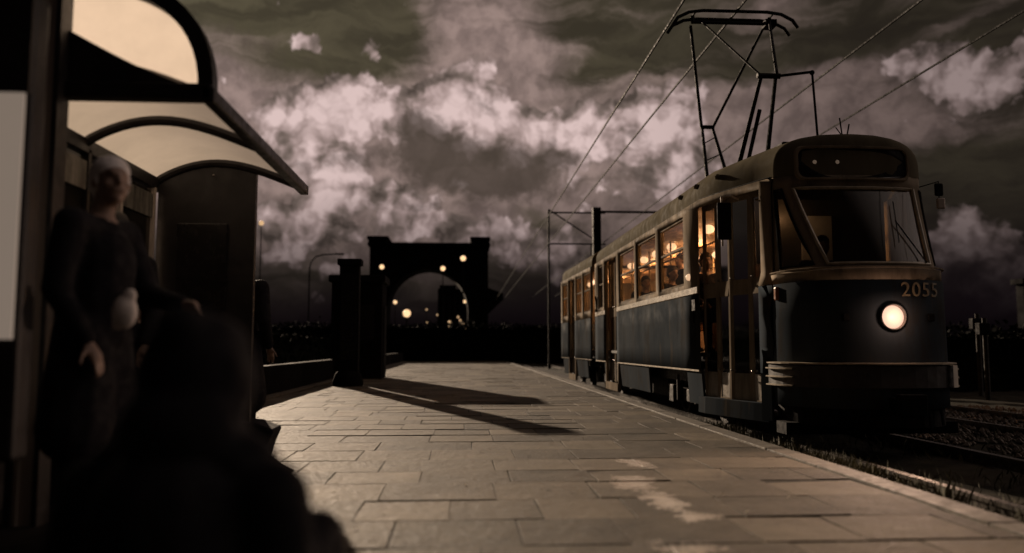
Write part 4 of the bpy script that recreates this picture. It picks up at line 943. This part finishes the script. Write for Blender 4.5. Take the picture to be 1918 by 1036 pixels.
# ------------------------------------------------------------------ SHELTER
def build_shelter():
    t = empty('tram_shelter', (-1.95, 5.4, 0)); tag(t, 'tram shelter with a glowing arched roof, dark ribs and a black end wall', 'tram shelter')
    O = Vector((-1.95, 5.4, 0))
    class SB(MB):
        def build(s, name, m, parent=None, **k):
            s.v = [tuple(Vector(p)-O) for p in s.v]; return MB.build(s, name, m, t if parent is None else parent, **k)
    XE, XB, ZE = -1.37, -2.5, 2.25
    def arch(y, rise=.17, n=18, zo=0, ext=.0): # from back beam to eave
        return [(lerp(XB, XE+ext, k/n), y, ZE+zo+rise*math.sin(math.pi*(k/n)**.85)) for k in range(n+1)]
    SB().grid([arch(y, .17, 18, .03) for y in (4.36, 5.35, 6.85)]).build('roof_sheet', M['frost'], smooth=True)
    for y in (5.35, 6.60): SB().tube(arch(y, .17, 18, -.02), .034, 8).build('roof_rib', M['shade'], smooth=True)
    SB().box(XE-.02, XE+.05, 4.25, 6.9, ZE-.05, ZE+.03).build('eave_gutter', M['shade'], bevel=.01)
    SB().box(XB-.05, XB+.04, 3.2, 6.7, ZE-.08, ZE+.02).build('back_beam', M['shade'], bevel=.008)
    # near gable: tall arched fascia
    gy = 4.3; N = 26
    def garc(rx, rz, n=N): return [(-2.05+rx*math.copysign(abs(math.cos(a))**.85, math.cos(a)), 2.25+rz*abs(math.sin(a))**.85) for a in [math.pi*k/n for k in range(n+1)]]
    g = SB(); poly = garc(.66, .60)
    g.face([(x, gy, z) for x, z in poly]); g.build('gable_sheet', M['gable'])
    outer = garc(.72, .66); inner = garc(.64, .57); r_ = SB()
    r_.grid([[(x, gy-.04, z) for x, z in outer], [(x, gy-.04, z) for x, z in inner], [(x, gy+.05, z) for x, z in inner], [(x, gy+.05, z) for x, z in outer]]+[[(x, gy-.04, z) for x, z in outer]]); r_.build('gable_rib', M['shade'])
    SB().box(-2.8, XE+.03, gy-.05, gy+.05, 2.215, 2.30).build('tie_beam', M['shade'], bevel=.008)
    SB().prism([(-2.7, 2.30), (-1.50, 2.30), (-1.62, 2.345), (-1.75, 2.40), (-1.88, 2.465), (-2.0, 2.53), (-2.1, 2.585), (-2.2, 2.63), (-2.7, 2.7)], 'Y', gy-.03, gy-.012).build('fascia_plate', M['shade'])
    # end wall with rounded top following the rib
    ew = [(-2.47, 0.0), (-1.69, .0), (-1.69, 2.41-.03)]+[(lerp(-1.69, -2.47, k/8), 2.385+.02*math.sin(math.pi*k/8)-.13*max(0, (k-4)/4)**1.6) for k in range(1, 9)]
    SB().prism(ew, 'Y', 6.6, 6.66).build('end_wall', M['shade'])
    SB().box(-2.3, -1.9, 6.57, 6.598, 1.2, 1.9).build('timetable_case', M['dial'], bevel=.008)
    SB().sphere((-2.02, 6.56, 2.29), .012, 8, 6).build('screw', M['steel'])
    # back wall glass with frames
    for a, b in ((4.35, 5.35), (5.4, 6.55)):
        SB().box(XB, XB+.012, a, b, .25, 2.15).build('back_glass', M['sglass'])
    SB().box(XB+.02, XB+.03, 4.9, 6.55, 1.93, 2.12).build('etched_band', mat('etched_glass', (.16, .15, .13), .5, 0, .7, 14, streak=True))
    for y in (5.38, 5.9, 6.52): SB().box(XB-.02, XB+.04, y-.018, y+.018, 0, 2.2).build('post', M['alu'] if y > 5.5 else M['shade'])
    # front column
    SB().box(-2.225, -2.12, 4.20, 4.28, 0, 3.0).box(-2.20, -2.19, 4.19, 4.20, 0, 3.0).build('column', M['alu'], bevel=.006)
    SB().box(-2.117, -2.09, 4.18, 4.30, 0, 3.0).box(-2.25, -2.228, 4.18, 4.30, 0, 3.0).build('column_cover', M['shade'])
    SB().box(XB-.01, XB+.02, 2.6, 6.58, .02, .75).build('sun_block_panel', M['shade'])  # added dark panel, stops low sun coming in under the back glass
    # bench
    b = SB(); b.box(-2.40, -2.02, 4.6, 6.4, .42, .46)
    for y in (4.8, 6.2): b.box(-2.35, -2.07, y-.03, y+.03, 0, .42)
    b.build('bench', M['shade'], bevel=.01)
    # lit poster case
    t2 = empty('poster_case', (-2.0, 3.3, 0)); tag(t2, 'tall poster case with a pale lit panel at the left edge of the photo', 'poster case')
    O2 = Vector((-2.0, 3.3, 0))
    def PB(m, name, mt, **k): m.v = [tuple(Vector(p)-O2) for p in m.v]; return m.build(name, mt, t2, **k)
    PB(MB().box(-2.50, -1.742, 3.28, 3.40, .45, 2.35), 'case', M['shade'], bevel=.02)
    PB(MB().box(-2.45, -1.762, 3.262, 3.278, .93, 1.92), 'lit_panel', M['citylight'])
    PB(MB().box(-2.50, -1.742, 3.255, 3.28, 1.92, 2.35), 'header', M['shade'])
    PB(MB().box(-2.3, -2.2, 3.3, 3.38, 0, .45).box(-1.95, -1.85, 3.3, 3.38, 0, .45), 'leg', M['shade'])
build_shelter()

# ------------------------------------------------------------------ PEOPLE
def capsules(segs, voxel=.012, name='body', mt=None, parent=None, smooth_it=4):
    """segs: list of ('c', a, b, ra, rb) tapered capsules or ('e', centre, (rx,ry,rz)[, Matrix]) ellipsoids; fused into one skin"""
    m = MB()
    for s in segs:
        if s[0] == 'c':
            _, a, b, ra, rb = s; a, b = Vector(a), Vector(b); L = (b-a); d = L.normalized() if L.length > 1e-6 else Vector((0, 0, 1))
            pts, rs = [], []
            for k in range(5): t = R(90*(1-k/4)); pts.append(a-d*ra*math.sin(t)); rs.append(max(.0008, ra*math.cos(t)))
            for k in range(1, 5): t = R(90*k/4); 
            for k in range(0, 5): t = R(90*k/4); pts.append(b+d*rb*math.sin(t)); rs.append(max(.0008, rb*math.cos(t)))
            m.tube(pts, rs, 12)
        else:
            c, r3 = Vector(s[1]), s[2]; base = len(m.v); m.sphere((0, 0, 0), 1, 20, 14, r3); mx = s[3] if len(s) > 3 else Matrix()
            for k in range(base, len(m.v)): m.v[k] = tuple(c+(mx @ Vector(m.v[k])))
    o = m.build(name, mt, None, merge=True)
    md = o.modifiers.new('r', 'REMESH'); md.mode = 'VOXEL'; md.voxel_size = voxel; md.use_smooth_shade = True
    ms = o.modifiers.new('s', 'SMOOTH'); ms.iterations = smooth_it; ms.factor = .5
    bpy.context.view_layer.update()
    me = bpy.data.meshes.new_from_object(o.evaluated_get(bpy.context.evaluated_depsgraph_get()))
    bpy.data.objects.remove(o); o2 = bpy.data.objects.new(name, me); COL.objects.link(o2); me.materials.clear(); me.materials.append(mt)
    for p in me.polygons: p.use_smooth = True
    if parent: o2.parent = parent
    return o2
def head_segs(c, yaw, h=.225, tilt=0):
    """head centre c, facing direction yaw (0 = -Y, toward the camera)"""
    Mx = Matrix.Rotation(yaw, 3, 'Z') @ Matrix.Rotation(tilt, 3, 'X'); c = Vector(c); k = h/.225
    def L(x, y, z): return c+Mx @ Vector((x*k, y*k, z*k))
    segs = [('e', L(0, .012, .03), (.074*k, .092*k, .085*k), Mx), ('e', L(0, -.02, -.035), (.058*k, .068*k, .078*k), Mx), ('e', L(0, -.05, -.088), (.028*k, .03*k, .024*k), Mx),
            ('c', L(0, -.088, .02), L(0, -.106, -.022), .009*k, .014*k), ('c', L(-.03, -.083, .028), L(.03, -.083, .028), .011*k, .011*k), ('c', L(-.02, -.086, -.056), L(.02, -.086, -.056), .0085*k, .0085*k),
            ('e', L(-.076, .008, -.005), (.012*k, .02*k, .032*k), Mx), ('e', L(.076, .008, -.005), (.012*k, .02*k, .032*k), Mx), ('e', L(-.035, -.062, -.025), (.026*k, .022*k, .02*k), Mx), ('e', L(.035, -.062, -.025), (.026*k, .022*k, .02*k), Mx)]
    return segs, L
def hand_segs(w, d, side, curl=.5, palm=Vector((0, 0, -1))):
    """w wrist, d direction of the hand; five fingers"""
    w, d = Vector(w), Vector(d).normalized(); n = palm-d*palm.dot(d); n.normalize(); s = d.cross(n)*side
    segs = [('c', w, w+d*.07, .024, .03), ('c', w+d*.04+s*.016, w+d*.085+s*.022, .019, .016), ('c', w+d*.04-s*.016, w+d*.08-s*.024, .018, .014)]
    for k, (off, L) in enumerate(((.031, .068), (.011, .078), (-.010, .073), (-.029, .058))):
        p = w+d*.088+s*off; dd = d
        for j, fr in enumerate((.45, .32, .23)):
            dd = (dd+n*curl*(.45+.25*j)).normalized(); q = p+dd*L*fr; segs.append(('c', p, q, .0092-.001*j, .0085-.001*j)); p = q
    p = w+d*.02+s*.026; dd = (d*.6+s*.8+n*.3).normalized()
    for j, L in enumerate((.035, .028, .022)): q = p+dd*L; segs.append(('c', p, q, .012-.0015*j, .0105-.0015*j)); p = q; dd = (dd+d*.35+n*curl*.3).normalized()
    return segs
def person(loc, yaw, label, joints, hair, coat_m, trouser_m, group=None, voxel=.011, hairlen=.0, hy=0, seated=False, coat_len=None, htilt=0, shoe=True, H=None, hold=None, name='person'):
    """joints in local metres, facing -Y: neck, hip, shoulders, elbows, wrists, knees, ankles"""
    t = empty(name, loc, yaw); tag(t, label, 'person', group)
    J = {k: Vector(v) for k, v in joints.items()}
    hc = J['head']; hs, L = head_segs(hc, hy, H or .225, htilt)
    body = hs+[('c', J['neck']-Vector((0, 0, .02)), hc+Vector((0, .02, -.05)), .055, .052), ('c', J['chest'], J['neck']-Vector((0, 0, .06)), .13, .09), ('c', J['hip'], J['chest'], .135, .13)]
    for s in ('l', 'r'):
        sx = -1 if s == 'l' else 1
        body += [('c', J['sh_'+s], J['el_'+s], .052, .042), ('c', J['el_'+s], J['wr_'+s], .04, .026), ('c', J['hip']+Vector((sx*.08, 0, -.04)), J['kn_'+s], .085, .056), ('c', J['kn_'+s], J['an_'+s], .054, .035),
                 ('c', J['an_'+s]+Vector((0, .02, -.03)), J['an_'+s]+Vector((0, -.15, -.055)), .036, .03), ('c', J['neck']-Vector((0, 0, .05)), J['sh_'+s], .06, .055)]
        body += hand_segs(J['wr_'+s], (J['wr_'+s]-J['el_'+s]), sx, .45, Vector((0, 1, -.3)) if not seated else Vector((0, .2, -1)))
    b = capsules(body, voxel, 'body', M['skin'], t)
    coat = [('c', J['hip'], J['chest'], .165, .165), ('c', J['chest'], J['neck']-Vector((0, 0, .08)), .16, .10), ('e', J['neck']-Vector((0, 0, .03)), (.085, .08, .045))]
    for s in ('l', 'r'):
        sx = -1 if s == 'l' else 1
        coat += [('c', J['sh_'+s], J['el_'+s], .075, .062), ('c', J['el_'+s], J['wr_'+s]-(J['wr_'+s]-J['el_'+s]).normalized()*.02, .06, .043), ('c', J['neck']-Vector((0, 0, .09)), J['sh_'+s], .085, .075)]
        if coat_len: coat.append(('c', J['hip']+Vector((sx*.06, 0, 0)), J['hip']+Vector((sx*.10, 0, -coat_len)), .13, .16))
    co = capsules(coat, voxel*1.2, 'coat', coat_m, t, 5)
    tr = []
    for s in ('l', 'r'):
        sx = -1 if s == 'l' else 1
        tr += [('c', J['hip']+Vector((sx*.08, 0, -.03)), J['kn_'+s], .105, .075), ('c', J['kn_'+s], J['an_'+s]+Vector((0, 0, .02)), .072, .055)]
    capsules(tr, voxel*1.2, 'trousers', trouser_m, t, 4)
    if shoe:
        sh = []
        for s in ('l', 'r'): sh += [('c', J['an_'+s]+Vector((0, .03, -.045)), J['an_'+s]+Vector((0, -.17, -.06)), .046, .038)]
        capsules(sh, voxel, 'shoes', M['coat'], t, 3)
    k = (H or .225)/.225; Mx = Matrix.Rotation(hy, 3, 'Z') @ Matrix.Rotation(htilt, 3, 'X')
    hr = [('e', L(0, .018, .058), (.086*k, .094*k, .080*k), Mx), ('e', L(0, .055, -.01), (.074*k, .058*k, .075*k+hairlen), Mx), ('e', L(-.058, .03, .015), (.032*k, .055*k, .07*k), Mx), ('e', L(.058, .03, .015), (.032*k, .055*k, .07*k), Mx)]
    for q in range(8): hr.append(('e', L(random.uniform(-.05, .05), random.uniform(0, .09), random.uniform(.03, .12)), (.02*k,)*3, Mx))
    capsules(hr, voxel, 'hair', hair, t, 3)
    return t, J, L
def stand(h=1.7, lean=0):
    s = h/1.7
    return {k: tuple(c*s for c in v) for k, v in dict(head=(0, -.02, 1.58), neck=(0, 0, 1.43), chest=(0, 0, 1.24), hip=(0, .01, .95), sh_l=(-.19, 0, 1.38), sh_r=(.19, 0, 1.38), el_l=(-.25, .03, 1.10), el_r=(.25, .03, 1.10),
        wr_l=(-.22, -.10, .88), wr_r=(.20, -.12, .90), kn_l=(-.10, -.02, .50), kn_r=(.10, -.02, .50), an_l=(-.11, .02, .085), an_r=(.11, .02, .085)).items()}
def sit(z=.45):
    return dict(head=(0, -.06, z+.77), neck=(0, -.02, z+.61), chest=(0, 0, z+.42), hip=(0, .02, z+.12), sh_l=(-.19, -.01, z+.55), sh_r=(.19, -.01, z+.55), el_l=(-.24, -.05, z+.28), el_r=(.24, -.05, z+.28), wr_l=(-.12, -.28, z+.20), wr_r=(.12, -.28, z+.20),
        kn_l=(-.12, -.44, z+.06), kn_r=(.12, -.44, z+.06), an_l=(-.12, -.46, .085), an_r=(.13, -.42, .085))
# old woman with white hair standing by the column
j = stand(1.78); j['wr_r'] = (.12, -.36, 1.10); j['el_r'] = (.25, -.10, 1.15); j['wr_l'] = (-.20, -.10, .92); j['el_l'] = (-.25, .02, 1.15); j['head'] = (.0, -.05, 1.66)
person((-1.68, 3.80, 0), R(80), 'white haired person in a long black coat holding a pale bag beside the column', j, M['white_hair'], M['coat'], M['coat'], 'people waiting in the shelter', coat_len=.45, hy=R(-38), htilt=R(-8), hairlen=.03)
bg_ = capsules([('e', (0, 0, -.02), (.055, .035, .075)), ('e', (.02, 0, .05), (.03, .02, .035)), ('e', (-.025, 0, -.07), (.03, .02, .03))], .01, 'bag', M['bag']); bg_.location = (-1.45, 3.55, 1.07)
tag(bg_, 'crumpled pale paper bag held by the white haired person', 'bag')
j = stand(1.72)
person((-2.14, 5.0, 0), R(25), 'dark haired person in black standing inside the shelter behind the white haired one', j, M['dark_hair'], M['coat'], M['coat'], 'people waiting in the shelter', hy=R(-35), coat_len=.3)
person((-2.24, 5.75, 0), R(75), 'seated person in pale trousers on the shelter bench beside the end wall', sit(.46), M['dark_hair'], M['coat'], M['jeans'], 'people waiting in the shelter', seated=True)
j = stand(1.74)
person((-1.93, 7.15, 0), R(160), 'person in a long black coat half hidden behind the end wall of the shelter', j, M['dark_hair'], M['coat'], M['coat'], 'people waiting in the shelter', coat_len=.5)
bt = empty('travel_bag', (-1.74, 6.74, 0)); tag(bt, 'low black travel bag standing at the foot of the shelter end wall', 'bag')
b_ = MB(); b_.prism([(-.22, 0), (.17, 0), (.20, .12), (.25, .24), (.10, .30), (-.22, .33)], 'Y', -.16, .16); b_.build('body', M['coat'], bt, bevel=.02)
MB().tube([(-.1, 0, .31), (-.08, 0, .36), (.0, 0, .36), (.02, 0, .31)], .012, 8).build('handle', M['dark'], bt, smooth=True)
j = sit(.16); j['kn_l'] = (-.10, -.40, .45); j['kn_r'] = (.10, -.40, .45); j['an_l'] = (-.10, -.52, .085); j['an_r'] = (.10, -.52, .085); j['wr_l'] = (-.14, -.36, .52); j['wr_r'] = (.14, -.36, .52)
j['sh_l'] = (-.175, 0, .62); j['sh_r'] = (.175, 0, .62); j['el_l'] = (-.23, .0, .34); j['el_r'] = (.23, .0, .34); j['head'] = (0, -.09, .83); j['neck'] = (0, -.03, .70); j['wr_l'] = (-.10, -.30, .44); j['wr_r'] = (.10, -.30, .44)
tn, jn, _ = person((-.52, 1.56, 0), R(168), 'near hooded figure in a black coat sitting low with its back to us, lower left', j, M['coat'], M['coat'], M['coat'], seated=True, hairlen=.04)
capsules([('e', (0, -.04, .84), (.112, .115, .135)), ('e', (0, .0, .74), (.12, .115, .10)), ('c', (-.10, -.02, .66), (.10, -.02, .66), .085, .085), ('e', (0, .02, .93), (.05, .05, .05))], .012, 'hood', M['coat'], tn)
cs = empty('travel_bag', (-.52, 1.56, 0), R(168)); tag(cs, 'flat black case under the near hooded figure', 'bag')
MB().box(-.24, .24, -.12, .26, 0, .17).build('body', M['coat'], cs, bevel=.02); MB().tube([(-.06, .27, .10), (-.05, .30, .10), (.05, .30, .10), (.06, .27, .10)], .008, 6).build('handle', M['dark'], cs)
# driver and passengers (seen dimly behind glass)
j = sit(.45); person((CX-.05, 8.95, .83), 0, 'tram driver sitting behind the windscreen', j, M['dark_hair'], M['coat'], M['coat'], voxel=.014, seated=True)
pax = [((CX-.85, 10.75), 'stout', 0), ((CX-.85, 12.55), '', 20), ((CX-.3, 13.9), 's', -70), ((CX-.85, 14.35), '', 0), ((CX-.2, 9.95+.3), 's', 60), ((CX+.3, 11.9), 's', 100)]
proto = {}
lab = ['passenger seated at the window just behind the front door', 'passenger seated at the middle side window', 'passenger standing in the aisle near the middle door', 'passenger seated before the middle door', 'passenger standing just inside the front door', 'passenger standing in the aisle at the near side window']
for k, ((x, y), kind, yw) in enumerate(pax):
    key = 's' if kind == 's' else 'sit'
    if key not in proto:
        t, _, _ = person((x, y, .83), R(yw), lab[k], stand(1.72) if key == 's' else sit(.46), M['dark_hair'], M['coat'], M['coat'], 'passengers inside the tram', voxel=.016, seated=key == 'sit'); proto[key] = t
    else:
        c = copy_tree(proto[key]); c.location = (x, y, .83); c.rotation_euler.z = R(yw); c['label'] = lab[k]
